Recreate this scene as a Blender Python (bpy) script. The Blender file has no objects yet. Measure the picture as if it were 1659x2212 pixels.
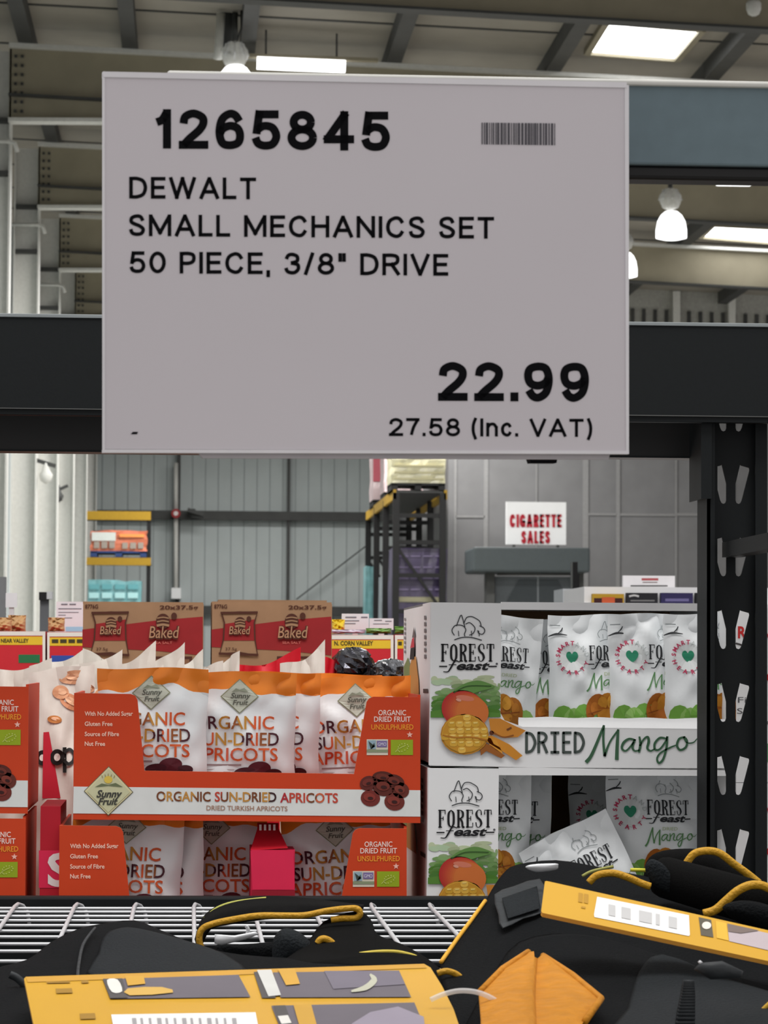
import bpy, bmesh, math, random
from mathutils import Vector, Matrix
from mathutils.geometry import tessellate_polygon
S = bpy.context.scene
COL = S.collection
R = random.Random(7)

# ------------------------------------------------------------ camera
FPX = 6500.0
CAM = Vector((0, 0, 1.5))
YAW, PITCH, ROLL = math.atan(420/FPX), math.atan(318/FPX), 0.006
RM = Matrix.Rotation(-YAW, 3, 'Z') @ Matrix.Rotation(math.pi/2 + PITCH, 3, 'X') @ Matrix.Rotation(ROLL, 3, 'Z')
cd = bpy.data.cameras.new('camera'); cam = bpy.data.objects.new('camera', cd); COL.objects.link(cam)
cam.matrix_world = Matrix.Translation(CAM) @ RM.to_4x4()
cd.sensor_fit = 'VERTICAL'; cd.sensor_height = 24; cd.lens = FPX/2212*24
cd.clip_start = .05; cd.clip_end = 300
cd.dof.use_dof = True; cd.dof.focus_distance = 3.75; cd.dof.aperture_fstop = 22
S.camera = cam
# ------------------------------------------------------------ light
S.view_settings.view_transform = 'Standard'; S.view_settings.look = 'None'
S.view_settings.gamma = 1; S.view_settings.exposure = 0.0
w = bpy.data.worlds.new('world'); S.world = w; w.use_nodes = True
bgn = w.node_tree.nodes['Background']; bgn.inputs[0].default_value = (1, .97, .96, 1); bgn.inputs[1].default_value = .80
def area(name, loc, rot, sx, sy, power, col=(1, .98, .95)):
    l = bpy.data.lights.new(name, 'AREA'); l.shape = 'RECTANGLE'; l.size = sx; l.size_y = sy; l.energy = power; l.color = col
    o = bpy.data.objects.new(name, l); COL.objects.link(o); o.location = loc; o.rotation_euler = rot; return o
area('aisle_light', (.2, 3.0, 4.7), (math.radians(26), 0, 0), 3.0, 1.8, 145)
for yy in (28, 36, 43, 50, 58):
    area('bay_light', (2.5, yy, 7.0), (0, 0, 0), 6, .8, 760)

# ------------------------------------------------------------ helpers
def ray(px, py):
    return RM @ Vector(((px-829.5)/FPX, -(py-1106)/FPX, -1))
def F(px, py, Y):
    d = ray(px, py); return CAM + d*(Y/d.y)
def onplane(px, py, p, n):
    d = ray(px, py); return CAM + d*((p-CAM).dot(n)/d.dot(n))
def front(Y, dx=0, dz=0):
    def m(px, py, k=0):
        v = F(px, py, Y); return Vector((v.x+dx, v.y-k*.0007, v.z+dz))
    return m
def tilted(p, n, eps=.0007):
    n = n.normalized()
    if n.dot(CAM-p) < 0: n = -n
    def m(px, py, k=0): return onplane(px, py, p, n) + n*(k*eps)
    return m
def lin(c):
    c /= 255.0
    return c/12.92 if c <= .04045 else ((c+.055)/1.055)**2.4
GROUND = 9999
def base(px, Y):
    v = F(px, 1424, Y); return Vector((v.x, Y, 0))
MATS = {}
def mat(name, rgb, rough=.6, metal=0, noise=.06, bump=0, scale=25, emit=0, alpha=1, spec=.35):
    m = bpy.data.materials.new(name); m.use_nodes = True; nt = m.node_tree; N = nt.nodes; L = nt.links
    b = N['Principled BSDF']; c = tuple(lin(v) for v in rgb)
    b.inputs['Roughness'].default_value = rough; b.inputs['Metallic'].default_value = metal
    b.inputs['Specular IOR Level'].default_value = spec; b.inputs['Alpha'].default_value = alpha
    if emit:
        b.inputs['Emission Color'].default_value = (*c, 1); b.inputs['Emission Strength'].default_value = emit
    tc = N.new('ShaderNodeTexCoord'); nz = N.new('ShaderNodeTexNoise'); nz.inputs['Scale'].default_value = scale; nz.inputs['Detail'].default_value = 4
    L.new(tc.outputs['Object'], nz.inputs['Vector'])
    rp = N.new('ShaderNodeValToRGB'); L.new(nz.outputs['Fac'], rp.inputs[0])
    rp.color_ramp.elements[0].position = .3; rp.color_ramp.elements[1].position = .7
    rp.color_ramp.elements[0].color = (*[v*(1-noise) for v in c], 1); rp.color_ramp.elements[1].color = (*[min(1, v*(1+noise)) for v in c], 1)
    L.new(rp.outputs[0], b.inputs['Base Color'])
    if bump:
        bp = N.new('ShaderNodeBump'); bp.inputs['Strength'].default_value = bump; bp.inputs['Distance'].default_value = .01
        L.new(nz.outputs['Fac'], bp.inputs['Height']); L.new(bp.outputs[0], b.inputs['Normal'])
    MATS[name] = m; return m
def M(x):
    if isinstance(x, tuple):
        n = 'ink_%02x%02x%02x' % x
        return MATS.get(n) or mat(n, x, .65, noise=.04)
    return MATS[x]

def spline(pts, n=6, closed=False):
    pts = [Vector(p) for p in pts]
    if len(pts) < 3: return pts
    out = []; k = len(pts)
    rng = range(k if closed else k-1)
    for i in rng:
        g = lambda j: pts[j % k] if closed else pts[max(0, min(k-1, j))]
        p0, p1, p2, p3 = g(i-1), g(i), g(i+1), g(i+2)
        for s in range(n):
            t = s/n
            out.append(.5*((2*p1) + (p2-p0)*t + (2*p0-5*p1+4*p2-p3)*t*t + (3*p1-p0-3*p2+p3)*t**3))
    if not closed: out.append(pts[-1])
    return out

_TC = {}
def glyphs(s, bold=0.0):
    k = (s, bold)
    if k not in _TC:
        c = bpy.data.curves.new('t', 'FONT'); c.body = s; c.size = 1; c.offset = bold; c.resolution_u = 3; c.fill_mode = 'BOTH'; c.dimensions = '2D'
        o = bpy.data.objects.new('t', c); COL.objects.link(o)
        me = bpy.data.meshes.new_from_object(o.evaluated_get(bpy.context.evaluated_depsgraph_get()))
        vs = [(v.co.x, v.co.y) for v in me.vertices]; fs = [tuple(p.vertices) for p in me.polygons]
        bpy.data.meshes.remove(me); bpy.data.objects.remove(o); bpy.data.curves.remove(c)
        _TC[k] = (vs, fs)
    return _TC[k]
CAPH = max(y for x, y in glyphs('E')[0])

_e = lambda cx, cy, rx, ry, n=12: ([(cx+rx*math.cos(2*math.pi*i/n), cy+ry*math.sin(2*math.pi*i/n)) for i in range(n)], 2)
_six = [(.93,.78),(.75,.96),(.47,1),(.14,.82),(.02,.42),(.15,.08),(.5,0),(.88,.08),(.98,.31),(.86,.54),(.52,.62),(.18,.53),(.05,.38)]
_l = lambda *p: (list(p), 0)
_c = lambda *p: (list(p), 1)
_C = [(.96,.74),(.78,.95),(.5,1),(.14,.84),(.01,.5),(.14,.16),(.5,0),(.78,.05),(.97,.27)]
SANS = {'1': (.42, [_l((.9,0),(.9,1)), _c((.0,.72),(.45,.79),(.8,.98))]),
 '2': (.66, [_c((.04,.70),(.12,.9),(.5,1),(.9,.88),(.95,.68),(.75,.46),(.32,.2),(.05,.0)), _l((0,0),(1,0))]),
 '3': (.66, [_c((.05,.76),(.2,.95),(.5,1),(.87,.9),(.88,.64),(.42,.53)), _c((.42,.53),(.92,.44),(.97,.2),(.72,.02),(.4,0),(.12,.08),(.02,.25))]),
 '4': (.68, [_l((.74,0),(.74,1)), _l((.72,.98),(.02,.27)), _l((0,.23),(1,.23))]),
 '5': (.66, [_l((.9,1),(.2,1)), _l((.18,1),(.08,.5)), _c((.08,.5),(.4,.63),(.8,.57),(.98,.31),(.82,.06),(.45,0),(.14,.07),(.02,.24))]),
 '6': (.66, [(_six, 1)]), '9': (.66, [([(1-x, 1-y) for x, y in _six], 1)]), '0': (.66, [_e(.5, .5, .5, .5)]),
 '7': (.62, [_l((0,1),(1,1)), _c((.98,1),(.58,.5),(.36,0))]), '8': (.66, [_e(.5, .765, .40, .235), _e(.5, .265, .5, .265)]),
 'A': (.80, [_l((0,0),(.48,1)), _l((1,0),(.52,1)), _l((.24,.3),(.76,.3))]), 'C': (.76, [(_C, 1)]), 'G': (.80, [(_C[:-1], 1), _l((.97,.04),(.97,.42)), _l((.6,.42),(.97,.42))]),
 'D': (.74, [_l((0,0),(0,1)), _c((0,1),(.42,1),(.84,.86),(1,.5),(.84,.14),(.42,0),(0,0))]),
 'E': (.60, [_l((0,0),(0,1)), _l((0,1),(1,1)), _l((0,.52),(.9,.52)), _l((0,0),(1,0))]), 'H': (.72, [_l((0,0),(0,1)), _l((1,0),(1,1)), _l((0,.52),(1,.52))]),
 'I': (.16, [_l((.5,0),(.5,1))]), 'L': (.56, [_l((0,0),(0,1)), _l((0,0),(1,0))]), 'M': (.90, [_l((0,0),(0,1)), _l((1,0),(1,1)), _l((.03,.97),(.5,.1)), _l((.97,.97),(.5,.1))]),
 'N': (.74, [_l((0,0),(0,1)), _l((1,0),(1,1)), _l((.03,.97),(.97,.03))]), 'P': (.64, [_l((0,0),(0,1)), _c((0,1),(.6,1),(.96,.9),(.96,.6),(.6,.47),(0,.47))]),
 'R': (.70, [_l((0,0),(0,1)), _c((0,1),(.6,1),(.94,.9),(.94,.63),(.6,.5),(0,.5)), _l((.55,.5),(1,0))]),
 'S': (.66, [_c((.95,.76),(.78,.96),(.45,1),(.1,.9),(.07,.68),(.35,.56),(.7,.46),(.98,.28),(.86,.06),(.5,0),(.14,.07),(.02,.27))]),
 'T': (.66, [_l((.5,0),(.5,1)), _l((0,1),(1,1))]), 'V': (.76, [_l((0,1),(.48,0)), _l((1,1),(.52,0))]), 'W': (1.1, [_l((0,1),(.25,0)), _l((.5,1),(.25,0)), _l((.5,1),(.75,0)), _l((1,1),(.75,0))]),
 'n': (.54, [_l((0,0),(0,.72)), _c((0,.5),(.3,.7),(.72,.71),(1,.5)), _l((1,.5),(1,0))]), 'c': (.52, [([(x, y*.73) for x, y in _C], 1)]),
 '(': (.26, [_c((1,1.12),(.2,.75),(.0,.45),(.2,.1),(1,-.28))]), ')': (.26, [_c((0,1.12),(.8,.75),(1,.45),(.8,.1),(0,-.28))]),
 '.': (.17, [_l((.5,0),(.5,.03))]), ',': (.17, [_l((.5,.0),(.5,.03)), _l((.5,0),(.3,-.16))]), '/': (.40, [_l((0,-.02),(1,1.02))]), '"': (.34, [_l((.1,.72),(.1,1)), _l((.9,.72),(.9,1))])}
class MB:
    def __init__(s): s.v = []; s.f = []; s.m = []; s.mats = []; s.sm = []
    def mi(s, m):
        m = M(m)
        if m not in s.mats: s.mats.append(m)
        return s.mats.index(m)
    def add(s, vs, fs, m, smooth=False):
        b = len(s.v); i = s.mi(m); s.v += [Vector(v) for v in vs]
        for f in fs: s.f.append(tuple(b+j for j in f)); s.m.append(i); s.sm.append(smooth)
    def box(s, a, b, m):
        x0, y0, z0 = a; x1, y1, z1 = b
        s.add([(x0,y0,z0),(x1,y0,z0),(x1,y1,z0),(x0,y1,z0),(x0,y0,z1),(x1,y0,z1),(x1,y1,z1),(x0,y1,z1)],
              [(0,3,2,1),(4,5,6,7),(0,1,5,4),(1,2,6,5),(2,3,7,6),(3,0,4,7)], m)
    def pbox(s, x0, x1, yt, yb, Y, d, m):          # box whose front face spans these photo coordinates at distance Y
        a = F(x0, yb, Y); b = F(x1, yt, Y)
        if yb == GROUND: a = F(x0, yt, Y); a.z = 0
        s.box((a.x, Y, a.z), (b.x, Y+d, b.z), m)
    def bar(s, p, q, wx, wz, m):                     # square bar from p to q
        p, q = Vector(p), Vector(q); d = (q-p).normalized(); u = d.cross(Vector((0,0,1)))
        if u.length < 1e-3: u = Vector((1,0,0))
        u.normalize(); v = u.cross(d); vs = []
        for c in (p, q):
            for a, b in ((-1,-1),(1,-1),(1,1),(-1,1)): vs.append(c+u*a*wx/2+v*b*wz/2)
        s.add(vs, [(0,1,2,3),(7,6,5,4),(0,4,5,1),(1,5,6,2),(2,6,7,3),(3,7,4,0)], m)
    def tube(s, pts, r, m, n=10, closed=False, rr=None):
        pts = [Vector(p) for p in pts]; vs = []; fs = []; up = None
        for i, p in enumerate(pts):
            a = pts[max(0, i-1)]; b = pts[min(len(pts)-1, i+1)]; d = (b-a).normalized()
            if up is None: up = d.orthogonal().normalized()
            up = (up - d*up.dot(d))
            up = up.normalized() if up.length > 1e-6 else d.orthogonal().normalized()
            v = d.cross(up); q = rr[i] if rr else r
            for k in range(n):
                t = 2*math.pi*k/n; vs.append(p + (up*math.cos(t)+v*math.sin(t))*q)
        for i in range(len(pts)-1):
            for k in range(n): fs.append((i*n+k, i*n+(k+1) % n, (i+1)*n+(k+1) % n, (i+1)*n+k))
        fs.append(tuple(range(n))[::-1]); fs.append(tuple((len(pts)-1)*n+k for k in range(n)))
        s.add(vs, fs, m, True)
    def lathe(s, c, prof, m, n=24):
        vs = []; fs = []
        for r, z in prof:
            for k in range(n):
                t = 2*math.pi*k/n; vs.append((c[0]+r*math.cos(t), c[1]+r*math.sin(t), c[2]+z))
        for i in range(len(prof)-1):
            for k in range(n): fs.append((i*n+k, i*n+(k+1) % n, (i+1)*n+(k+1) % n, (i+1)*n+k))
        s.add(vs, fs, m, True)
    # --- printing, in photo coordinates through a map
    def poly(s, pts, m, mp, k=1, smooth=0, closed=True):
        if smooth: pts = [(p.x, p.y) for p in spline([(x, y, 0) for x, y in pts], smooth, True)]
        P = [mp(x, y, k) for x, y in pts]
        tris = tessellate_polygon([[Vector((x, -y, 0)) for x, y in pts]])
        s.add(P, [t for t in tris], m)
    def rect(s, x0, x1, y0, y1, m, mp, k=1): s.grid(x0, x1, y0, y1, m, mp, k)
    def grid(s, x0, x1, y0, y1, m, mp, k=1, n=1):
        n = max(1, n); vs = []; fs = []
        for j in range(n+1):
            for i in range(n+1): vs.append(mp(x0+(x1-x0)*i/n, y1+(y0-y1)*j/n, k))
        for j in range(n):
            for i in range(n): a = j*(n+1)+i; fs.append((a, a+1, a+n+2, a+n+1))
        s.add(vs, fs, m)
    def ell(s, cx, cy, rx, ry, m, mp, k=1, rot=0, n=20):
        c, q = math.cos(rot), math.sin(rot)
        s.add([mp(cx, cy, k)] + [mp(cx+rx*math.cos(t)*c-ry*math.sin(t)*q, cy+rx*math.cos(t)*q+ry*math.sin(t)*c, k) for t in [2*math.pi*i/n for i in range(n)]],
              [(0, 1+(i+1) % n, 1+i) for i in range(n)], m)
    def stroke(s, pts, wd, m, mp, k=1, smooth=5, closed=False, ext=.3):
        P = spline([(x, y, 0) for x, y in pts], smooth, closed) if smooth and len(pts) > 2 else [Vector((x, y, 0)) for x, y in pts]
        if closed: P.append(P[0])
        ws = wd if isinstance(wd, (list, tuple)) else (wd, wd)
        vs = []; fs = []; n = len(P)
        for i, p in enumerate(P):
            d = P[min(n-1, i+1)]-P[max(0, i-1)]
            if d.length < 1e-6: d = Vector((1, 0, 0))
            d.normalize(); nn = Vector((-d.y, d.x, 0))
            t = i/(n-1)*(len(ws)-1); a = int(min(t, len(ws)-2)); ww = ws[a]+(ws[a+1]-ws[a])*(t-a)
            if i == 0 and not closed: p = p-d*ww*ext
            if i == n-1 and not closed: p = p+d*ww*ext
            for e in (-.5, .5): q = p+nn*ww*e; vs.append(mp(q.x, q.y, k))
        for i in range(n-1): fs.append((2*i, 2*i+1, 2*i+3, 2*i+2))
        s.add(vs, fs, m)
    def text(s, t, x0, x1, yb, cap, m, mp, k=1, bold=0.0, slant=0, drop=0, mats=None):
        vs, fs = glyphs(t, bold)
        if not vs: return
        a = min(v[0] for v in vs); b = max(v[0] for v in vs); sx = (x1-x0)/(b-a); sy = cap/CAPH
        P = [mp(x0+(x-a)*sx+slant*y*sy, yb-y*sy+drop*(x-a)/(b-a), k) for x, y in vs]
        if not mats: s.add(P, fs, m); return
        W = (b-a)/len(mats)
        for i, mm in enumerate(mats):
            ff = [f for f in fs if min(len(mats)-1, int((sum(vs[j][0] for j in f)/len(f)-a)/W)) == i]
            if ff:
                used = sorted({j for f in ff for j in f}); ix = {j: q for q, j in enumerate(used)}
                s.add([P[j] for j in used], [tuple(ix[j] for j in f) for f in ff], mm)
    def diamond(s, cx, cy, rx, ry, m, mp, k=1, n=12):
        vs = []; fs = []
        for j in range(n+1):
            t = -1+2*j/n; wv = (1-abs(t))*rx
            for i in range(5): vs.append(mp(cx+wv*(-1+i*.5), cy+t*ry, k))
        for j in range(n):
            for i in range(4): a = j*5+i; fs.append((a, a+1, a+6, a+5))
        s.add(vs, fs, m)
    def sans(s, t, x0, x1, yb, cap, th, m, mp, k=1, drop=0, gap=.17):
        gl = [SANS[c] if c in SANS else None for c in t]
        sp_ = .30*cap; gap = gap*cap; T = th*cap; fix = lambda g: g[0] < .2
        W = sum(g[0]*cap for g in gl if g and not fix(g)); W0 = sum(g[0]*cap if g else sp_ for g in gl if not g or fix(g))
        ws = (x1-x0-W0-gap*(len(t)-1))/W; x = x0
        for g in gl:
            if g:
                w_ = g[0]*cap*(1 if fix(g) else ws); w0 = w_
                for pts, sm in g[1]:
                    Q = [(x+T/2+max(0, w_-T)*px, yb-T/2-(cap-T)*py+drop*(x-x0)/(x1-x0)) for px, py in pts]
                    s.stroke(Q, T, m, mp, k, 6 if sm else 0, sm == 2, .5 if not sm else .08)
            x += (w0 if g else sp_)+gap
    def ring_text(s, t, cx, cy, r, cap, m, mp, a0, a1, k=1, bold=.02, inward=False):
        for i, ch in enumerate(t):
            if ch == ' ': continue
            an = math.radians(a0+(a1-a0)*i/max(1, len(t)-1)); vs, fs = glyphs(ch, bold); sc = cap/CAPH
            wd = max(v[0] for v in vs)/2; ux, uy = math.sin(an), -math.cos(an); tx, ty = math.cos(an), math.sin(an)
            if inward: ux, uy, tx, ty = -ux, -uy, -tx, -ty
            bx, by = cx+math.sin(an)*r, cy-math.cos(an)*r
            s.add([mp(bx+(x-wd)*sc*tx+(y-CAPH/2)*sc*ux, by+(x-wd)*sc*ty+(y-CAPH/2)*sc*uy, k) for x, y in vs], fs, m)
    def inflate(s, P, th, m, rings=6, nrm=None, back=1.0, bumps=0, seed=1):
        P = [Vector(p) for p in P]; c = sum(P, Vector())/len(P); n = nrm
        if n is None:
            n = Vector()
            for i in range(len(P)): n += (P[i]-c).cross(P[(i+1) % len(P)]-c)
        n = Vector(n).normalized()
        if n.dot(CAM-c) < 0: n = -n
        rr = random.Random(seed); ph = [rr.uniform(0, 6) for _ in range(6)]; K = len(P)
        vs = list(P); fs = []
        for side in (1, -1):
            prev = list(range(K))
            for j in range(1, rings+1):
                sc = math.cos(j/rings*math.pi/2)**.8 if j < rings else 0; h = math.sin(j/rings*math.pi/2)*th*(1 if side > 0 else back)
                if j == rings:
                    vs.append(c+n*side*h); e = len(vs)-1
                    for i in range(K): fs.append((prev[i], prev[(i+1) % K], e) if side > 0 else (prev[(i+1) % K], prev[i], e))
                else:
                    cur = []
                    for i, p in enumerate(P):
                        q = c+(p-c)*sc+n*side*h
                        if bumps: q += n*bumps*(math.sin(q.x*37+ph[0])*math.sin(q.y*29+ph[1]+q.z*40)+.6*math.sin(q.x*80+ph[2]+q.z*90))*(1-sc)
                        vs.append(q); cur.append(len(vs)-1)
                    for i in range(K):
                        f = (prev[i], prev[(i+1) % K], cur[(i+1) % K], cur[i]); fs.append(f if side > 0 else f[::-1])
                    prev = cur
        s.add(vs, fs, m, True)
    def ribbon(s, A, B, th, m):
        A = [Vector(p) for p in A]; B = [Vector(p) for p in B]; n = min(len(A), len(B)); vs = []; fs = []
        for i in range(n):
            d = (A[min(n-1, i+1)]-A[max(0, i-1)]).cross(B[i]-A[i]); d = d.normalized()*th/2 if d.length > 1e-9 else Vector((0, th/2, 0))
            vs += [A[i]+d, B[i]+d, B[i]-d, A[i]-d]
        for i in range(n-1):
            for k in range(4): fs.append((4*i+k, 4*i+(k+1) % 4, 4*i+4+(k+1) % 4, 4*i+4+k))
        fs += [(3, 2, 1, 0), (4*n-4, 4*n-3, 4*n-2, 4*n-1)]
        s.add(vs, fs, m, True)
    def build(s, name, parent=None, loc=None, bevel=0):
        loc = Vector(loc) if loc is not None else (Vector(parent.get('_o', (0, 0, 0))) if parent else Vector())
        me = bpy.data.meshes.new(name); me.from_pydata([v-loc for v in s.v], [], s.f)
        for m in s.mats: me.materials.append(m)
        me.polygons.foreach_set('material_index', s.m); me.polygons.foreach_set('use_smooth', s.sm); me.update()
        o = bpy.data.objects.new(name, me); COL.objects.link(o)
        if parent: o.parent = parent
        else: o.location = loc
        o['_o'] = tuple(loc)
        if bevel:
            b = o.modifiers.new('edge', 'BEVEL'); b.width = bevel; b.segments = 2; b.limit_method = 'ANGLE'
        return o
def tag(o, label, cat, group=None):
    o['label'] = label; o['category'] = cat
    if group: o['group'] = group
    return o
def thing(name, loc, label, cat, group=None):
    o = bpy.data.objects.new(name, None); COL.objects.link(o); o.location = loc; o.empty_display_size = .05; o['_o'] = tuple(loc)
    return tag(o, label, cat, group)
def kids(o): return [c for c in COL.objects if c.parent is o]
def dup(o, delta, label, group=None, rot=None, parent=None):
    c = o.copy(); COL.objects.link(c)
    if parent: c.parent = parent
    else:
        c.location = Vector(o.location)+Vector(delta)
        if rot: c.rotation_euler = rot
        tag(c, label, o['category'], group or o.get('group'))
    for k in kids(o): dup(k, None, None, parent=c)
    return c
def struct(o): o['kind'] = 'structure'; return o
def pxd(dx, dy, Y): return Vector((dx*Y/FPX, 0, -dy*Y/FPX))     # a photo offset as a metric one at distance Y
# ------------------------------------------------------------ materials
mat('steel_white', (205,205,200), .5, noise=.05)
mat('steel_cream', (146,139,119), .6, noise=.08, scale=3)
mat('roof_sheet', (144,139,129), .7, noise=.10, scale=1.5)
mat('dark_steel', (62,63,62), .6, noise=.12, scale=4)
mat('clad', (182,190,190), .6, noise=.05, scale=1.2)
mat('clad_line', (150,157,158), .6)
mat('clad_dark', (160,160,154), .6, noise=.1)
mat('block', (106,106,107), .85, noise=.07, scale=3)
mat('mortar', (122,122,122), .85)
mat('concrete', (150,148,142), .45, noise=.1, scale=2)
mat('yellow_beam', (158,124,26), .55)
mat('black_steel', (9,9,10), .5, noise=.1)
mat('rack_black', (13,17,19), .6, noise=.08, bump=.02, scale=300, spec=.2)
mat('rack_lip', (120,126,128), .5)
mat('blue_steel', (98,115,122), .5, noise=.05, scale=60, spec=.3)
mat('galv', (205,207,210), .35, metal=.25, noise=.05)
mat('lamp_white', (255,255,255), .5, emit=2.2)
mat('sky_white', (255,255,255), .5, emit=5)
mat('lamp_glass', (215,215,210), .15, alpha=.55, spec=.6)
mat('card', (198,193,198), .7, noise=.02, scale=4, spec=.2)
mat('clear_lip', (214,212,216), .35, noise=.03)
mat('black_ink', (12,12,15), .8, spec=.08)
mat('bar_ink', (74,72,78), .6)
mat('white_board', (235,236,237), .7, noise=.02, scale=5)
mat('white_film', (240,244,246), .42, noise=.03, scale=18, bump=.18, spec=.4)
mat('kraft', (146,114,86), .85, noise=.07, scale=30)
mat('kraft_red', (138,28,32), .8, noise=.06, scale=30)
mat('kraft_ink', (72,36,24), .8)
mat('orange_board', (206,64,22), .6, noise=.04, scale=12)
mat('orange_edge', (235,140,105), .7)
mat('orange_film', (246,140,44), .35, noise=.07, bump=.15, scale=14)
mat('fabric', (13,15,17), .85, noise=.25, bump=.5, scale=420, spec=.08)
mat('fabric_grey', (27,31,34), .75, noise=.2, bump=.4, scale=380, spec=.12)
mat('webbing', (13,13,13), .9, noise=.3, bump=.2, scale=700, spec=.06)
mat('piping', (190,142,26), .6, noise=.08, bump=.3, scale=300)
mat('yellow_card', (198,150,20), .5, noise=.03, scale=8)
mat('yellow_fabric', (186,120,6), .75, noise=.1, bump=.5, scale=60)
mat('rubber', (36,40,43), .6, noise=.15, bump=.2, scale=60)
mat('foil', (120,122,126), .2, metal=.9, noise=.35, bump=.9, scale=30)
mat('black_foil', (70,70,76), .16, metal=.9, noise=.5, bump=.4, scale=40)
mat('black_film', (26,26,30), .2, noise=.3, bump=.8, scale=26, spec=.7)
mat('clear_plastic', (235,235,235), .1, alpha=.45, spec=.6)
mat('water_blue', (112,164,168), .3, noise=.25, bump=.5, scale=6, spec=.6)
mat('wrap_cream', (196,192,160), .3, noise=.25, bump=.6, scale=5, spec=.6)
mat('wrap_purple', (66,56,86), .3, noise=.35, bump=.6, scale=5, spec=.6)
mat('wrap_pink', (196,176,178), .3, noise=.2, bump=.6, scale=5, spec=.6)
mat('wrap_grey', (150,160,166), .3, noise=.3, bump=.6, scale=5, spec=.6)
mat('orange_wrap', (196,112,84), .4, noise=.15, scale=4)
mat('pallet_blue', (40,62,110), .7)
mat('hood', (62,69,71), .5, noise=.05)
mat('shutter', (92,98,102), .5, noise=.06)

# ------------------------------------------------------------ setting
b = MB(); b.box((-7, -3, -.1), (16, 70, 0), 'concrete'); struct(b.build('floor'))
b = MB(); b.box((-4, 66, 0), (14, 66.2, 9), 'clad')
x = -3.9
while x < 6.2:
    b.box((x, 65.985, 0), (x+.02, 66, 9), 'clad_line'); x += .282
struct(b.build('wall_back'))
def trimbox(name, x0, x1, yt, yb, Y, d, m):
    q = MB(); q.pbox(x0, x1, yt, yb, Y, d, m); return struct(q.build(name))
trimbox('trim_1', 380, 393, 700, 1335, 65.7, .28, 'dark_steel')
trimbox('trim_2', 619, 628, 900, 1335, 65.7, .28, 'dark_steel')
trimbox('trim_3', 150, 968, 1108, 1120, 65.6, .2, 'dark_steel')
trimbox('trim_4', 150, 968, 1312, 1326, 65.6, .2, 'dark_steel')
b = MB(); b.bar(F(640, 1295, 65.6), F(790, 1180, 65.6), .03, .03, 'dark_steel'); struct(b.build('trim_5'))
b = MB(); b.box((-3.0, 9, 0), (-2.8, 66, 8.2), 'clad')
yy = 9
while yy < 66: b.box((-2.8, yy, 0), (-2.79, yy+.03, 8.2), 'clad_line'); yy += .6
struct(b.build('wall_left'))
xr = F(968, 1100, 52).x
b = MB(); b.box((xr, 52, 0), (14, 65.9, 6.5), 'block')
for xl, wd in ((985,5),(1051,9),(1160,3),(1266,12),(1336,8),(1461,4),(1585,4)):
    b.pbox(xl-wd/2, xl+wd/2, 805, GROUND, 51.985, .02, 'mortar')
for x0, x1, yy in ((985,1047,1116),(1271,1332,1111),(1340,1459,1112),(1463,1640,1112),(985,1640,905)): b.pbox(x0, x1, yy-2, yy+2, 51.985, .02, 'mortar')
struct(b.build('wall_right'))
def roofz(x): return 8.35-.035*(x+2)
def shear(b_, x0, x1, y0, y1, t, dz, m):
    b_.add([(x0,y0,roofz(x0)+dz),(x1,y0,roofz(x1)+dz),(x1,y1,roofz(x1)+dz),(x0,y1,roofz(x0)+dz),
            (x0,y0,roofz(x0)+dz+t),(x1,y0,roofz(x1)+dz+t),(x1,y1,roofz(x1)+dz+t),(x0,y1,roofz(x0)+dz+t)],
           [(0,3,2,1),(4,5,6,7),(0,1,5,4),(1,2,6,5),(2,3,7,6),(3,0,4,7)], m)
b = MB(); shear(b, -3, 14, 16, 66.1, .1, 0, 'roof_sheet')
yy = 16.7
while yy < 64: shear(b, -2.8, 13.8, yy, yy+.05, .012, -.012, 'dark_steel'); yy += 2.1
b.box((xr, 52.1, 6.5), (14, 52.3, 8.3), 'clad_dark')
x = xr
while x < 13.9: b.box((x, 52.06, 6.5), (x+.06, 52.1, roofz(x)-.35), 'dark_steel'); x += .2
struct(b.build('ceiling'))
for n_, px in enumerate((1463, 1583, 1700)):
    b = MB(); a_ = F(px, 660, 51.9).x; b.box((a_-.06, 51.95, 6.5), (a_+.06, 52.06, roofz(a_)-.02), 'steel_white'); struct(b.build('trim_%d' % (6+n_)))
for x in (-1.9, -.78, .5, 2.1, 3.85, 5.6, 7.4, 9.2):
    b = MB(); shear(b, x, x+.16, 16.2, 52, .2, -.2, 'dark_steel'); struct(b.build('roof_purlin'))
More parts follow.
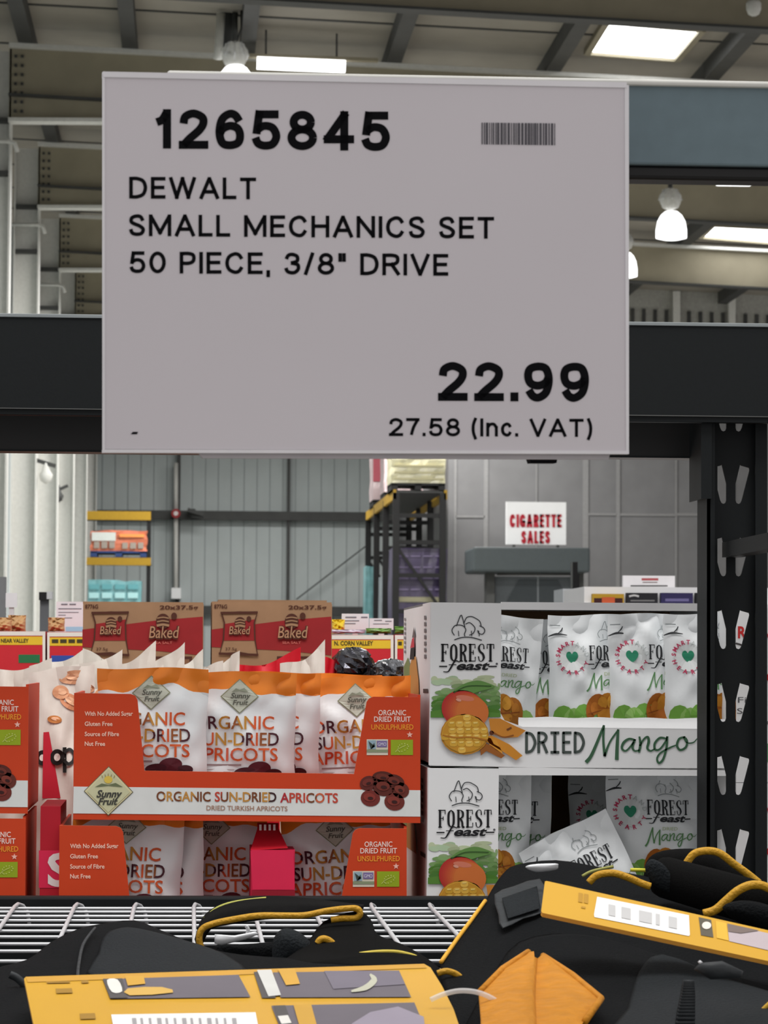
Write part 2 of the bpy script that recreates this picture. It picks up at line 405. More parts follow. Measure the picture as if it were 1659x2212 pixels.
for i, Y in enumerate((27.2, 32.6, 38.9, 45.2, 51.5, 57.8, 64.0)):
    b = MB(); x1 = 13.5 if Y < 51 else xr-.1
    def sl(xa, xb, ya, yb, za0, za1, zb0, zb1, m):
        b.add([(xa,ya,za0),(xb,ya,zb0),(xb,yb,zb0),(xa,yb,za0),(xa,ya,za1),(xb,ya,zb1),(xb,yb,zb1),(xa,yb,za1)],
              [(0,3,2,1),(4,5,6,7),(0,1,5,4),(1,2,6,5),(2,3,7,6),(3,0,4,7)], m)
    z = lambda x: roofz(x)-.2
    wm = 'steel_cream'
    sl(-2, x1, Y, Y+.02, z(-2)-.55, z(-2), z(x1)-.6, z(x1), wm)
    sl(-2, x1, Y-.1, Y+.12, z(-2)-.045, z(-2), z(x1)-.045, z(x1), 'steel_white')
    sl(-2, x1, Y-.1, Y+.12, z(-2)-.575, z(-2)-.55, z(x1)-.625, z(x1)-.6, 'dark_steel')
    if Y > 30: sl(-2, 2.6, Y, Y+.02, z(-2)-.82, z(-2)-.575, z(2.6)-.6, z(2.6)-.575, wm)
    if Y > 30: sl(-2, 2.6, Y-.1, Y+.12, z(-2)-.86, z(-2)-.82, z(2.6)-.64, z(2.6)-.6, 'steel_white')
    for k in range(7):
        for xx in (-1.93, -1.86): b.box((xx-.015, Y-.03, z(-2)-.75+k*.1), (xx+.015, Y, z(-2)-.72+k*.1), 'dark_steel')
    struct(b.build('roof_rafter'))
    b = MB()
    b.box((-2.3, Y+.14, 0), (-1.98, Y+.16, 8.1), 'steel_white')
    b.box((-1.995, Y, 0), (-1.975, Y+.3, 8.1), 'steel_white'); b.box((-2.305, Y, 0), (-2.285, Y+.3, 8.1), 'steel_white')
    for zz in (6.72, 7.3): b.box((-2.29, Y+.01, zz), (-1.99, Y+.15, zz+.05), 'dark_steel')
    b.tube([(-2.35, Y-.03, 7.08), (-2.0, Y-.03, 7.08), (-1.93, Y-.03, 7.06), (-1.9, Y-.03, 6.97)], .025, 'steel_white', 8)
    struct(b.build('steel_column'))
# skylights
for n, q in enumerate((((1310,45),(1518,62),(1462,128),(1268,113)), ((1540,485),(1720,494),(1690,526),(1513,511)))):
    mp = tilted(Vector((0, 40, roofz(0)-.03)), Vector((.035, 0, 1)))
    b = MB(); P = [mp(*c) for c in q]; up = Vector((0, 0, .02))
    b.add(P+[p+up for p in P], [(0,1,2,3),(7,6,5,4),(0,4,5,1),(1,5,6,2),(2,6,7,3),(3,7,4,0)], 'sky_white')
    o = struct(b.build('window_%d' % (n+1)))
    b = MB()
    for i in range(4): b.bar(P[i], P[(i+1) % 4], .07, .07, 'steel_cream')
    b.build('window_frame', o)

# ------------------------------------------------------------ lamps under the roof
def highbay(px, ytop, ybot, wpx, Y, gy, gr, label):
    c = F(px, ybot, Y); R_ = wpx/2*Y/FPX; H = (ybot-ytop)*Y/FPX
    t = thing('high_bay_lamp', c, label, 'lamp', None)
    b = MB(); b.lathe(c, [(R_, 0), (R_*1.0, H*.3), (R_*.9, H*.62), (R_*.68, H*.86), (R_*.4, H), (0.01, H)], 'lamp_white')
    b.lathe(c, [(R_, 0), (R_*.6, -.02), (.01, -.03)], 'lamp_white'); b.build('lamp_shade', t)
    g = F(px-2, gy, Y); r = gr*Y/FPX; b = MB()
    b.lathe(g, [(.02, -r), (r*.7, -r*.75), (r, -.05*r), (r*.95, r*.3), (r*.6, r*.8), (.02, r)], 'lamp_glass', 16)
    for k in range(8):
        an = k*math.pi/4; b.bar(g+Vector((math.cos(an)*r, math.sin(an)*r, -.1*r)), g+Vector((math.cos(an)*r*.6, math.sin(an)*r*.6, r*.8)), .012, .012, 'galv')
    b.build('ballast_housing', t)
    b = MB(); b.tube([g+Vector((0, 0, r*.9)), Vector((g.x, g.y, roofz(g.x)-.02))], .03, 'dark_steel', 8); b.build('hanging_rod', t)
highbay(509, 140, 185, 72, 31.2, 118, 31, 'white bell shaped high bay lamp peeking over the top edge of the price sign')
highbay(1450, 456, 514, 68, 37.6, 430, 26, 'glowing white bell lamp hanging in clear view beneath the blue grey rail')
highbay(1352, 545, 597, 50, 44.2, 522, 20, 'glowing bell lamp half hidden behind the side edge of the price sign')
def batten(x0, y0, x1, y1, th, Y, label, nm='strip_light'):
    a, c = F(x0, y0, Y), F(x1, y1, Y); h = th*Y/FPX
    t = thing(nm, a, label, 'lamp')
    b = MB(); b.bar(a, c, .12, h, 'lamp_white'); b.build('diffuser', t)
    b = MB(); up = Vector((0, 0, h*.62)); b.bar(a+up-Vector((.1, 0, 0)), c+up+Vector((.35, 0, 0)), .1, h*.3, 'steel_cream')
    for s_ in (.1, .9):
        p = a.lerp(c, s_)+up; b.bar(p, Vector((p.x, p.y, roofz(p.x)-.04)), .02, .02, 'dark_steel')
    b.build('housing', t)
batten(555, 136, 746, 144, 24, 31.9, 'long bright strip light hanging just above the top edge of the price sign')
batten(560, -2, 830, 14, 16, 30, 'bright strip light cut by the top of the frame')
batten(1549, 393, 1621, 394, 14, 37.8, 'small bright strip light just under the blue grey rail')
b = MB(); c = F(1628, 24, 26.9); b.lathe(c, [(.01,-.05),(.05,-.03),(.07,.02),(.07,.07),(.05,.1),(.01,.1)], 'steel_white', 16)
b.bar(c+Vector((0,0,.1)), c+Vector((0,.2,.25)), .03, .03, 'steel_white')
tag(b.build('smoke_detector', loc=c), 'small white round detector hanging from the nearest roof beam', 'detector')
b = MB(); b.tube([F(491, -60, 31.4), F(489, 118, 31.4)], .09, 'dark_steel'); b.tube([F(477, 30, 31.2), F(473, 100, 31.2), F(470, 128, 31.2)], .045, 'steel_white')
b.tube([F(520, -60, 31.2), F(522, 60, 31.2), F(512, 88, 31.2)], .012, 'dark_steel', 6)
tag(b.build('roof_pipe', loc=F(491, 118, 31.4)), 'grey vertical pipe with white tube beside the lamp above the price sign', 'pipe')

# ------------------------------------------------------------ things on the back wall
b = MB(); b.tube([F(380, 1000, 65.5), F(380, 1100, 65.5)], .05, 'steel_white', 8); b.tube([F(380, 1116, 65.5), F(380, 1275, 65.5)], .05, 'steel_white', 8)
tag(b.build('conduit_pipe', loc=F(380, 1275, 65.5)), 'thin pale conduit pipe running down the ribbed back wall', 'pipe')
b = MB(); b.pbox(370, 391, 1270, 1293, 65.4, .59, 'white_board'); tag(b.build('junction_box', loc=F(380, 1293, 65.4)), 'white junction box at the foot of the pale conduit', 'box')
c = F(380, 1109, 65.3)
t = thing('alarm_bell', c, 'round red alarm bell where the conduit meets the dark rail', 'bell')
b = MB(); m_ = front(65.2); b.ell(380, 1109, 10, 10, (150,40,44), m_, 0); b.ell(380, 1109, 5, 5, (225,215,215), m_, 20)
b.tube([c, c+Vector((0, .25, 0))], .1, (150,40,44), 20); b.build('gong', t)
b = MB(); b.pbox(405, 422, 1099, 1102, 65, .4, 'dark_steel'); b.pbox(408, 416, 1101, 1113, 65.2, .5, 'dark_steel'); b.bar(F(405, 1101, 65), F(440, 1112, 65), .2, .08, 'dark_steel'); b.bar(F(415, 1112, 65.2), F(440, 1114, 65.2), .3, .07, 'dark_steel')
tag(b.build('flood_light', loc=F(420, 1112, 65)), 'dark bracket flood light fixed on the rail beside the red bell', 'lamp')
for (xa, ya, xb_, yb_, Y, lb) in ((78, 994, 120, 1007, 39.0, 'white security camera on a short arm of the second visible column'), (147, 1049, 124, 1059, 51.42, 'dark security camera on the slim column beside the yellow rack')):
    t = thing('security_camera', F(xb_, yb_, Y), lb, 'camera')
    q = MB(); q.bar(F(xa, ya, Y), F(xb_, yb_, Y), .05, .05, 'dark_steel'); q.build('arm', t)
    d = F((xa+xb_)/2 if Y < 46 else xb_+2, yb_+22 if Y < 46 else yb_+14, Y); q = MB()
    q.lathe(d, [(.01,-.1),(.07,-.06),(.09,.02),(.05,.08),(.02,.2)], 'steel_white' if Y < 46 else 'dark_steel', 12); q.build('dome', t)

# ------------------------------------------------------------ far racks and pallets
def post(bm_, px, yt, Y, wpx, m, yb=None):
    a = F(px-wpx/2, yt, Y); c = F(px+wpx/2, yt, Y); bm_.box((a.x, Y, 0), (c.x, Y+.1, a.z), m)
t = thing('pallet_rack', base(240, 60), 'yellow beamed pallet rack against the ribbed back wall near the white columns', 'rack')
for px, Y in ((322, 60), (322, 61.2), (152, 60), (152, 61.2)):
    q = MB(); post(q, px, 1103, Y, 9, 'black_steel'); q.build('upright', t)
for yt, yb in ((1105, 1122), (1205, 1220)):
    for Y in (60, 61.2): q = MB(); q.pbox(148, 326, yt, yb, Y-.05, .06, 'yellow_beam'); q.build('beam', t)
    q = MB(); q.pbox(148, 326, yb-5, yb-3, 60, 1.2, 'dark_steel'); q.build('deck', t)
def pallet_load(name, x0, x1, yt, yb, Y, d, m, label, palm=None, bands=(), cat='pallet load', bulge=True, zb=None):
    t = thing(name, base((x0+x1)/2, Y) if yb == GROUND else F((x0+x1)/2, yb, Y), label, cat)
    a = F(x0, yb, Y); c = F(x1, yt, Y); q = MB()
    if yb == GROUND: a = F(x0, yt, Y); a.z = 0
    if zb is not None: a.z = zb; t.location.z = zb; t['_o'] = tuple(t.location)
    nz = 5; nx = 7; rr = random.Random(x0)
    ph = .14 if palm else 0
    vs = []; fs = []
    rows = []
    loop = [(i/nx, 0) for i in range(nx)]+[(1, j/4) for j in range(4)]+[(1-i/nx, 1) for i in range(nx)]+[(0, 1-j/4) for j in range(4)]
    for kz in range(nz+1):
        for (u, v) in loop:
            s_ = 1+(.02*math.sin(kz*2.1+u*9)+rr.uniform(-.012, .012) if bulge else 0)
            vs.append((a.x+(c.x-a.x)*(.5+(u-.5)*s_), Y+d*(.5+(v-.5)*s_), a.z+ph+(c.z-a.z-ph)*kz/nz+(rr.uniform(-.02, .02) if kz == nz and bulge else 0)))
    K = len(loop)
    for kz in range(nz):
        for i in range(K): fs.append((kz*K+i, kz*K+(i+1) % K, (kz+1)*K+(i+1) % K, (kz+1)*K+i))
    fs.append(tuple(nz*K+i for i in range(K))); fs.append(tuple(range(K))[::-1])
    q.add(vs, fs, m)
    for (xa, xb_, ya, yb_, mm) in bands: q.pbox(xa, xb_, ya, yb_, Y-.03, .03, mm)
    q.build('wrapped_goods', t)
    if palm:
        q = MB(); q.box((a.x, Y, a.z+.1), (c.x, Y+d, a.z+.14), palm); q.box((a.x, Y, a.z), (c.x, Y+d, a.z+.02), palm)
        for u in (0, .44, .88):
            xx = a.x+(c.x-a.x)*u; q.box((xx, Y, a.z), (xx+(c.x-a.x)*.12, Y+d, a.z+.12), palm)
        q.build('pallet', t)
pallet_load('pallet_load', 195, 318, 1148, 1205, 60, 1.1, 'orange_wrap', 'orange and clear wrapped cartons on a blue pallet on the yellow rack', 'pallet_blue',
    [(198,250,1150,1168,(200,205,200)),(203,215,1170,1184,(150,140,130)),(219,232,1170,1184,(150,140,130)),(236,248,1170,1184,(150,140,130)),(264,276,1172,1185,(150,140,130)),(281,294,1172,1185,(150,140,130)),(298,310,1172,1185,(150,140,130)),(258,312,1154,1160,(240,150,80))])
pallet_load('pallet_load', 148, 176, 1162, 1205, 60.1, .9, 'wrap_grey', 'grey and navy wrapped bundle at the column end of the yellow rack', 'pallet_blue', [(160,175,1165,1192,(40,48,70))])
pallet_load('water_pack', 190, 305, 1255, GROUND, 60, 1.1, 'water_blue', 'pale blue shrink wrapped water bottles standing beneath the yellow rack', None,
    [(192+28*i, 214+28*i, 1262, 1273, (96,158,164)) for i in range(4)]+[(192+28*i, 214+28*i, 1280, 1292, (170,214,216)) for i in range(4)], 'water pack')
# the rack seen end-on beside the grey block wall
t = thing('pallet_rack', base(900, 50), 'black and yellow pallet rack seen end on beside the grey block wall', 'rack')
xa, xb_ = F(856, 1100, 50).x, F(957, 1100, 50).x
zt = F(856, 1060, 50).z
for Y in (50, 52.6, 55.2, 57.8):
    for xx in (xa, xb_):
        q = MB(); q.box((xx-.055, Y, 0), (xx+.055, Y+.09, zt-.03), 'black_steel'); q.build('upright', t)
    for zz in (1.2, 2.3, 2.9, 3.45, 3.9):
        q = MB(); q.bar((xa, Y+.05, zz), (xb_, Y+.05, zz), .07, .07, 'black_steel'); q.build('brace', t)
    for z0, z1 in ((1.2, 2.3), (3.4, 2.3)):
        q = MB(); q.bar((xa, Y+.05, z0), (xb_, Y+.05, z1), .05, .05, 'black_steel'); q.build('brace', t)
for xx in (xa-.05, xb_+.02):
    q = MB(); q.box((xx, 50, zt-.14), (xx+.05, 57.8, zt+.02), 'yellow_beam'); q.build('beam', t)
q = MB(); q.box((xa, 50, zt-.03), (xb_, 57.8, zt-.005), 'dark_steel'); q.build('deck', t)
pallet_load('pallet_load', 845, 962, 960, 1058, 50.05, 1.1, 'wrap_cream', 'cream coloured wrapped cartons on the end of the high rack', 'black_steel', [(852, 958, 1005+14*i, 1008+14*i, (170,164,130)) for i in range(3)], zb=zt-.005)
pallet_load('pallet_load', 830, 914, 962, 1068, 52.8, 1.1, 'wrap_pink', 'pale pink wrapped load behind the cream cartons on the rack', 'black_steel', zb=zt-.005)
pallet_load('pallet_load', 806, 885, 965, 1080, 55.4, 1.1, 'wrap_pink', 'wrapped load with red stripe farthest along the high rack', 'black_steel', [(806,822,975,1040,(170,80,92))], zb=zt-.005)
pallet_load('pallet_load', 848, 966, 1186, GROUND, 50.25, 1.0, 'wrap_purple', 'purple wrapped pallet of goods on the floor under the high rack', None, [(860,962,1290,1300,(150,146,120))]+[(862+26*i, 882+26*i, 1200+24*j, 1203+24*j, (120,110,140)) for i in range(4) for j in range(4)])
pallet_load('water_pack', 824, 849, 1246, GROUND, 54, .8, 'wrap_grey', 'grey blue wrapped bottle pack standing between the rack posts', None, [], 'water pack')
pallet_load('water_pack', 790, 808, 1224, GROUND, 57, .8, 'water_blue', 'turquoise bottle pack at the far foot of the high rack', None, [], 'water pack')

# ------------------------------------------------------------ kiosk by the block wall
Y = 49
b = MB(); m_ = front(Y-.02)
nar = lambda c: m_
b.pbox(1093, 1223, 1085, 1176, Y, .06, 'white_board')
b.sans('CIGARETTE', 1101, 1213, 1139, 28, .2, (176,30,48), nar(1157), 1, gap=.09); b.sans('SALES', 1126, 1188, 1174, 27, .2, (176,30,48), nar(1157), 1, gap=.09)
for xx in (1110, 1205): b.pbox(xx-3, xx+3, 1170, 1186, Y+.03, .03, 'dark_steel')
tag(b.build('kiosk_sign', loc=F(1158, 1176, Y)), 'white sign with red capitals CIGARETTE SALES above the dark kiosk hood', 'sign')
t = thing('tobacco_kiosk', base(1150, Y), 'dark grey kiosk with a deep hood and closed shutters below the cigarette sign', 'kiosk')
b = MB(); b.pbox(1023, 1275, 1183, 1235, Y-.5, 1.6, 'hood'); b.build('hood', t, bevel=.04)
for xx in (1060, 1252):
    b = MB(); b.pbox(xx-9, xx+9, 1235, GROUND, Y, .4, 'dark_steel'); b.build('post', t)
b = MB(); b.pbox(1070, 1243, 1246, GROUND, Y+.2, .1, 'shutter'); m_ = front(Y+.19)
b.poly([(1095,1298),(1120,1252),(1160,1252),(1160,1330),(1095,1330)], (70,76,80), m_, 1); b.poly([(1165,1252),(1205,1252),(1228,1298),(1228,1330),(1165,1330)], (70,76,80), m_, 1)
b.stroke([(1075,1240),(1240,1240)], 6, 'dark_steel', m_, 2, 0); b.stroke([(1162,1246),(1162,1330)], 3, (140,146,150), m_, 2, 0); b.build('shutter', t)
# sale table of boxed discs, monitor, small notice
Y = 9.0
t = thing('display_tray', base(1380, Y), 'long white display tray of dark boxes showing above the mango carton', 'tray')
b = MB(); b.pbox(1262, 1760, 1271, GROUND, Y, .5, 'white_board'); b.pbox(1262, 1760, 1307, GROUND, Y-.06, .06, 'white_board'); b.build('tray', t)
def flatbox(x0, x1, yt, yb, Y, col, label, deco=None, nm='boxed_product', d=.03, cat='box', grp=None):
    q = MB(); q.pbox(x0, x1, yt, yb, Y, d, col); m_ = front(Y)
    if deco: deco(q, m_)
    return tag(q.build(nm, loc=base((x0+x1)/2, Y) if yb == GROUND else F((x0+x1)/2, yb, Y)), label, cat, grp)
flatbox(1280, 1348, 1283, 1307, Y-.04, (190,150,40), 'yellow and black box first along the white display tray', lambda q, m_: (q.rect(1283,1345,1292,1305,(60,20,20),m_,1), q.rect(1300,1328,1290,1305,(200,90,50),m_,2)))
flatbox(1354, 1421, 1281, 1307, Y-.04, (28,28,34), 'black box with pale lettering second along the white display tray', lambda q, m_: (q.stroke([(1360,1288),(1370,1286),(1379,1288)],4,(200,200,200),m_,1), q.rect(1362,1414,1296,1299,(120,120,120),m_,1)))
flatbox(1428, 1497, 1281, 1307, Y-.04, (44,38,84), 'navy blue box third along the white display tray', lambda q, m_: q.rect(1437,1488,1293,1299,(110,104,150),m_,1))
flatbox(1503, 1570, 1281, 1307, Y-.04, (24,24,28), 'black box fourth along the tray cut off by the upright', lambda q, m_: q.rect(1508,1530,1293,1299,(170,170,170),m_,1))
flatbox(1346, 1458, 1244, 1272, Y+.2, (226,224,226), 'small white notice card standing on the white display tray', lambda q, m_: (q.rect(1386,1422,1249,1254,(170,80,84),m_,1), q.rect(1388,1420,1257,1259,(120,100,100),m_,1), q.rect(1362,1442,1264,1267,(90,90,90),m_,1)), 'notice_card', .02, 'sign')
b = MB(); b.pbox(1237, 1248, 1214, GROUND, 20, .1, 'black_steel'); b.pbox(1241, 1252, 1240, GROUND, 20.02, .1, 'black_steel'); tag(b.build('sign_post', loc=base(1243, 20)), 'thin black post standing in front of the kiosk shutters', 'post')
flatbox(1216, 1240, 1272, GROUND, 12, (205,210,215), 'small white carton with blue figure beside the black post', lambda q, m_: q.rect(1226,1236,1282,1298,(60,110,170),m_,1), 'carton', .3)
# ------------------------------------------------------------ the near rack
RY = 4.0
DECK = 1.179
X_UP = F(1579, 1424, RY).x
t = thing('storage_rack', (X_UP, RY, 0), 'dark grey steel storage rack whose slotted upright and beam cross the view', 'rack')
# slotted rear upright: channel with its web towards the camera
ZTOP = F(900, 700, RY).z
def upright(xc, Y, slots=True):
    wl, wr = xc-(54/FPX*RY), xc+(69/FPX*RY)
    q = MB(); z1 = ZTOP
    P = [Vector((wl, 0, 0)), Vector((wr, 0, 0)), Vector((wr, z1, 0)), Vector((wl, z1, 0))]
    loops = [P]
    if slots:
        zc = F(1579, 1045, RY).z; pitch = 158.5*RY/FPX; u = RY/FPX
        for k in range(-4, 9):
            z = zc-k*pitch
            if z < .3 or z > ZTOP-.06: continue
            for sg in (1, -1):
                pr = [(20,42),(22,40),(40,35),(41,31),(40,26),(24,-36),(21,-42),(17,-44),(12,-42),(10,-36),(10,0)]
                loops.append([Vector((xc+sg*x*u, z+y*u, 0)) for x, y in pr])
    tris = tessellate_polygon(loops); fl = [p for l in loops for p in l]; th = .004
    n = len(fl)
    q.add([(p.x, Y, p.y) for p in fl]+[(p.x, Y+th, p.y) for p in fl], [tuple(x) for x in tris]+[tuple(n+i for i in x)[::-1] for x in tris], 'rack_black')
    i0 = 0
    for l in loops:
        k = len(l)
        q.add([(p.x, Y, p.y) for p in l]+[(p.x, Y+th, p.y) for p in l], [(i, (i+1) % k, k+(i+1) % k, k+i) for i in range(k)], 'rack_black')
    q.box((wl-.004, Y-.03, 0), (wl+.0, Y+.05, z1), 'rack_black'); q.box((wr, Y-.012, 0), (wr+.004, Y+.05, z1), 'rack_black')
    q.box((wl-.004, Y-.03, 0), (wl+.006, Y-.026, z1), 'rack_black')
    q.box((wl+.006, Y-.002, 0), (wl+.0145, Y, z1), 'rack_black')
    q.box((wr-.012, Y-.014, 0), (wr+.004, Y-.01, z1), 'rack_black')
    return q
upright(X_UP, RY).build('upright', t); upright(-1.75, RY, False).build('upright', t)
ZTOP = 2.4; upright(X_UP, 2.47, False).build('upright', t); upright(-1.75, 2.47, False).build('upright', t)
zb = lambda y, Y: F(900, y, Y).z
for xx, s_ in ((X_UP, 1), (-1.75, 1)):
    q = MB(); z0, z1 = zb(1199, RY), zb(1166, RY); q.box((xx-.012, 2.52, z0), (xx+.012, RY+.0, z1), 'rack_black'); q.build('brace', t)
q = MB(); q.box((-1.75, RY-.045, zb(905, 3.95)), (X_UP+1.2, RY-.03, zb(690, 3.95)), 'rack_black')
q.box((-1.75, RY-.045, zb(692, 3.95)), (X_UP+1.2, RY+.0, zb(688, 3.95)), 'rack_lip'); q.box((-1.75, RY-.047, zb(696, 3.95)), (X_UP+1.2, RY-.043, zb(688, 3.95)), 'rack_lip')
q.box((-1.75, RY-.048, zb(893, 3.95)), (X_UP+1.2, RY-.044, zb(890.5, 3.95)), 'dark_steel')
q.build('beam', t, bevel=.002)
q = MB(); x1 = F(1515, 900, 4.05).x
q.box((-1.75, 4.06, zb(984, 4.06)), (x1, 4.1, zb(760, 4.06)), 'black_steel'); q.box((-1.75, 4.055, zb(984, 4.06)), (x1, 4.06, zb(980, 4.06)), 'rack_black'); q.build('beam', t)
q = MB(); q.box((F(1505,1000,RY).x, RY-.035, F(1505,1080,RY).z), (F(1528,1000,RY).x, RY-.03, F(1505,905,RY).z), 'rack_black'); q.box((F(1505,1000,RY).x, RY-.03, F(1505,1080,RY).z), (F(1509,1000,RY).x, RY+.06, F(1505,905,RY).z), 'rack_black'); q.build('beam_connector', t)
q = MB(); q.box((-1.75, RY-.02, zb(1957, RY)-.08), (X_UP+1.2, RY+.01, zb(1936, RY)), 'rack_black'); q.build('shelf_beam', t, bevel=.003)
q = MB(); q.box((-1.75, 2.40, DECK-.09), (X_UP+1.2, 2.43, DECK-.006), 'rack_black'); q.build('shelf_beam', t)
q = MB(); q.box((-1.75, 2.47, .98), (X_UP, RY, 1.0), 'black_steel'); q.build('shade_sheet', t)  # black sheet added below the wire deck to paint in the darkness there
# wire deck
t = thing('wire_deck', (0, 3.3, DECK-.006), 'pale galvanised wire deck shelf under the tool bags', 'shelf')
q = MB(); rows = [3.925, 3.870, 3.806, 3.744, 3.675, 3.602, 3.526, 3.440, 3.356, 3.246, 3.15]
while rows[-1] > 2.53: rows.append(rows[-1]-.095)
for Y in rows: q.tube([(-1.72, Y, DECK-.003), (X_UP+1.1, Y, DECK-.003)], .0021, 'galv', 6)
q.build('cross_wires', t)
x = F(150, 1955, 3.92).x-.076*14
q = MB()
while x < X_UP+1.1:
    q.tube([(x, 2.42, DECK+.001), (x, 3.9, DECK+.001), (x+.002, 3.945, DECK+.001), (x+.007, 3.97, DECK-.003), (x+.013, 3.975, DECK-.012), (x+.016, 3.972, DECK-.03)], .0026, 'galv', 8); x += .0765
q.build('long_wires', t)

# ------------------------------------------------------------ price sign on its rail
A = F(222, 600, 2.275); B_ = F(1357, 600, 2.345)
nrm = (B_-A).cross(Vector((0, 0, 1)))
sm = tilted(A, nrm, .0004)
t = thing('price_sign', (A+B_)/2-Vector((0, 0, .07)), 'large white price card reading 22.99 hung from the blue grey rail', 'sign')
q = MB(); nn = nrm.normalized(); nn = nn if nn.y > 0 else -nn
def slab(bm_, c, th, m, off=0):
    P = [sm(x, y, 0)+nn*off for x, y in c]; K = [p+nn*th for p in P]
    bm_.add(P+K, [(0,1,2,3),(7,6,5,4),(0,4,5,1),(1,5,6,2),(2,6,7,3),(3,7,4,0)], m)
slab(q, [(223,164),(1352,188),(1357,974),(223,970)], .0015, 'card')
tx = lambda s_, x0, x1, yb, cap, th, drop=0: q.sans(s_, x0, x1, yb, cap, th, 'black_ink', sm, 1, drop)
tx('1265845', 331, 843, 321, 85, .205, 6)
tx('DEWALT', 279, 553, 429, 47, .165, 2); tx('SMALL MECHANICS SET', 278, 1067, 510, 47, .165, 6); tx('50 PIECE, 3/8" DRIVE', 279, 968, 590, 47, .165, 6)
tx('22.99', 946, 1273, 866, 84, .205, 2); tx('27.58 (Inc. VAT)', 840, 1279, 942, 39, .165, 2)
rr = random.Random(3); x = 1040
while x < 1198:
    wdt = rr.choice((2, 2.5, 3, 5)); q.rect(x, min(1199, x+wdt), 265+(x-1040)*.01, 312+(x-1040)*.012, 'bar_ink', sm, 1); x += wdt+rr.choice((1.2, 1.6, 2.4))
q.poly([(282,938),(287,933),(298,933),(296,938)], 'black_ink', sm, 1)
q.build('printed_card', t)
q = MB(); slab(q, [(222,155),(1353,178),(1353,190),(222,167)], .006, 'clear_lip', -.0012)
slab(q, [(222,160),(226,160),(226,975),(222,972)], .004, 'clear_lip', -.0008); slab(q, [(1349,184),(1358,184),(1358,976),(1352,976)], .004, 'clear_lip', -.0008)
slab(q, [(222,971),(1358,974),(1358,981),(222,978)], .006, 'clear_lip', -.001)
for fx in (400, 1180):
    P = sm(fx, 200, 0); q.box((P.x-.004, P.y+.002, P.z-.01), (P.x+.004, 2.43, P.z+.01), 'clear_lip')
ch = q.build('card_holder', t)
q = MB(); slab(q, [(430,976),(1322,976),(1318,992),(440,989)], .003, (168,164,168), .004); q.build('holder_lip', ch)
q = MB(); slab(q, [(1152,985),(1214,985),(1212,998),(1156,998)], .01, 'black_ink', .012); q.build('clip', ch)
t = thing('ticket_rail', F(1500, 385, 2.42), 'blue grey steel rail behind the top corner of the price sign', 'rail')
q = MB(); z0, z1 = F(1500, 357, 2.42).z, F(1500, 183, 2.42).z; xl = F(360, 300, 2.42).x
q.box((xl, 2.42, z0), (1.9, 2.46, z1), 'blue_steel'); q.box((xl, 2.415, z1-.002), (1.9, 2.46, z1+.003), 'steel_white'); q.build('rail_face', t, bevel=.002)  # white strip on the top edge is painted glare
q = MB(); q.box((xl, 2.425, F(1500, 386, 2.42).z), (1.9, 2.455, z0+.001), 'black_steel'); q.build('under_lip', t, bevel=.003)
q = MB(); q.box((X_UP-.02, 2.46, z0+.01), (X_UP+.02, 2.47, z0+.05), 'black_steel'); q.build('bracket', t)
# ------------------------------------------------------------ food display behind the rack
FY = 4.15
ZF = F(500, 2056, FY).z
def plinth(y0, y1, z, x0=-2.4, x1=2.6):
    q = MB(); q.box((x0, y0, 0), (x1, y1, z-.12), 'black_steel'); q.box((x0, y0-.01, z-.1), (x1, y1, z), 'kraft'); o = struct(q.build('display_plinth'))
plinth(FY-.03, 5.2, ZF-.001)
ZB = F(300, 1452, 5.4).z; plinth(5.3, 6.0, ZB-.001)
ZT = F(300, 1500, 6.3).z; plinth(6.15, 7.0, ZT-.001)

def cutpanel(q, outline, Y, th, m, edge):
    mp = front(Y); P = [mp(x, y, 0) for x, y in outline]; n = len(P)
    tr = tessellate_polygon([[Vector((x, -y, 0)) for x, y in outline]])
    K = [p+Vector((0, th, 0)) for p in P]
    q.add(P+K, [t for t in tr]+[tuple(n+i for i in t)[::-1] for t in tr], m)
    q.add(P+K, [(i, (i+1) % n, n+(i+1) % n, n+i) for i in range(n)], edge)

def pouch_surf(w, h, t, seed, tip=0.0, slant=0.0, crumple=1.0):
    rr = random.Random(seed); ph = [rr.uniform(0, 6.28) for _ in range(8)]
    def s(u, v, side):
        x = (u-.5)*w*(1-.035*math.sin(math.pi*min(1, v*1.1))+.01*math.sin(v*13+ph[0]+u*2))
        z = h*v+tip*max(0, (u if slant >= 0 else 1-u))**2*v**5+h*.008*math.sin(u*7+ph[1])*v**4
        e = max(0.0, 1-abs(2*u-1)**3.2)
        pv = .72+.28*min(1, v/.25)
        if v > .42: pv *= max(.03, 1-((v-.42)/.5)**1.25)
        y = -side*.5*t*e**.75*pv
        wv = math.sin(11*u+5*v+ph[2])*math.sin(9*v-4*u+ph[3])+.7*math.sin(19*u-13*v+ph[4])+.5*math.sin(27*v+8*u+ph[5])
        fold = max(0, math.sin(5.5*u+9*v+ph[6]))**6-max(0, math.sin(6.5*u-8*v+ph[7]))**6
        y += -side*crumple*(.0016*wv+.0035*fold*(.35+.65*v))*e**.4
        y += slant*.0*v
        return Vector((x, y, z))
    return s
def sheet(q, s, m, v0, v1, nu=22, nv=26, side=(1, -1)):
    for sd in side:
        vs = []; fs = []
        for j in range(nv+1):
            for i in range(nu+1):
                u = i/nu; a = v0(u) if callable(v0) else v0; c = v1(u) if callable(v1) else v1
                vs.append(s(u, a+(c-a)*j/nv, sd))
        for j in range(nv):
            for i in range(nu):
                a = j*(nu+1)+i; f = (a, a+1, a+nu+2, a+nu+1); fs.append(f if sd > 0 else f[::-1])
        q.add(vs, fs, m, True)
def moved(s, o):
    return lambda u, v, sd: s(u, v, sd)+o
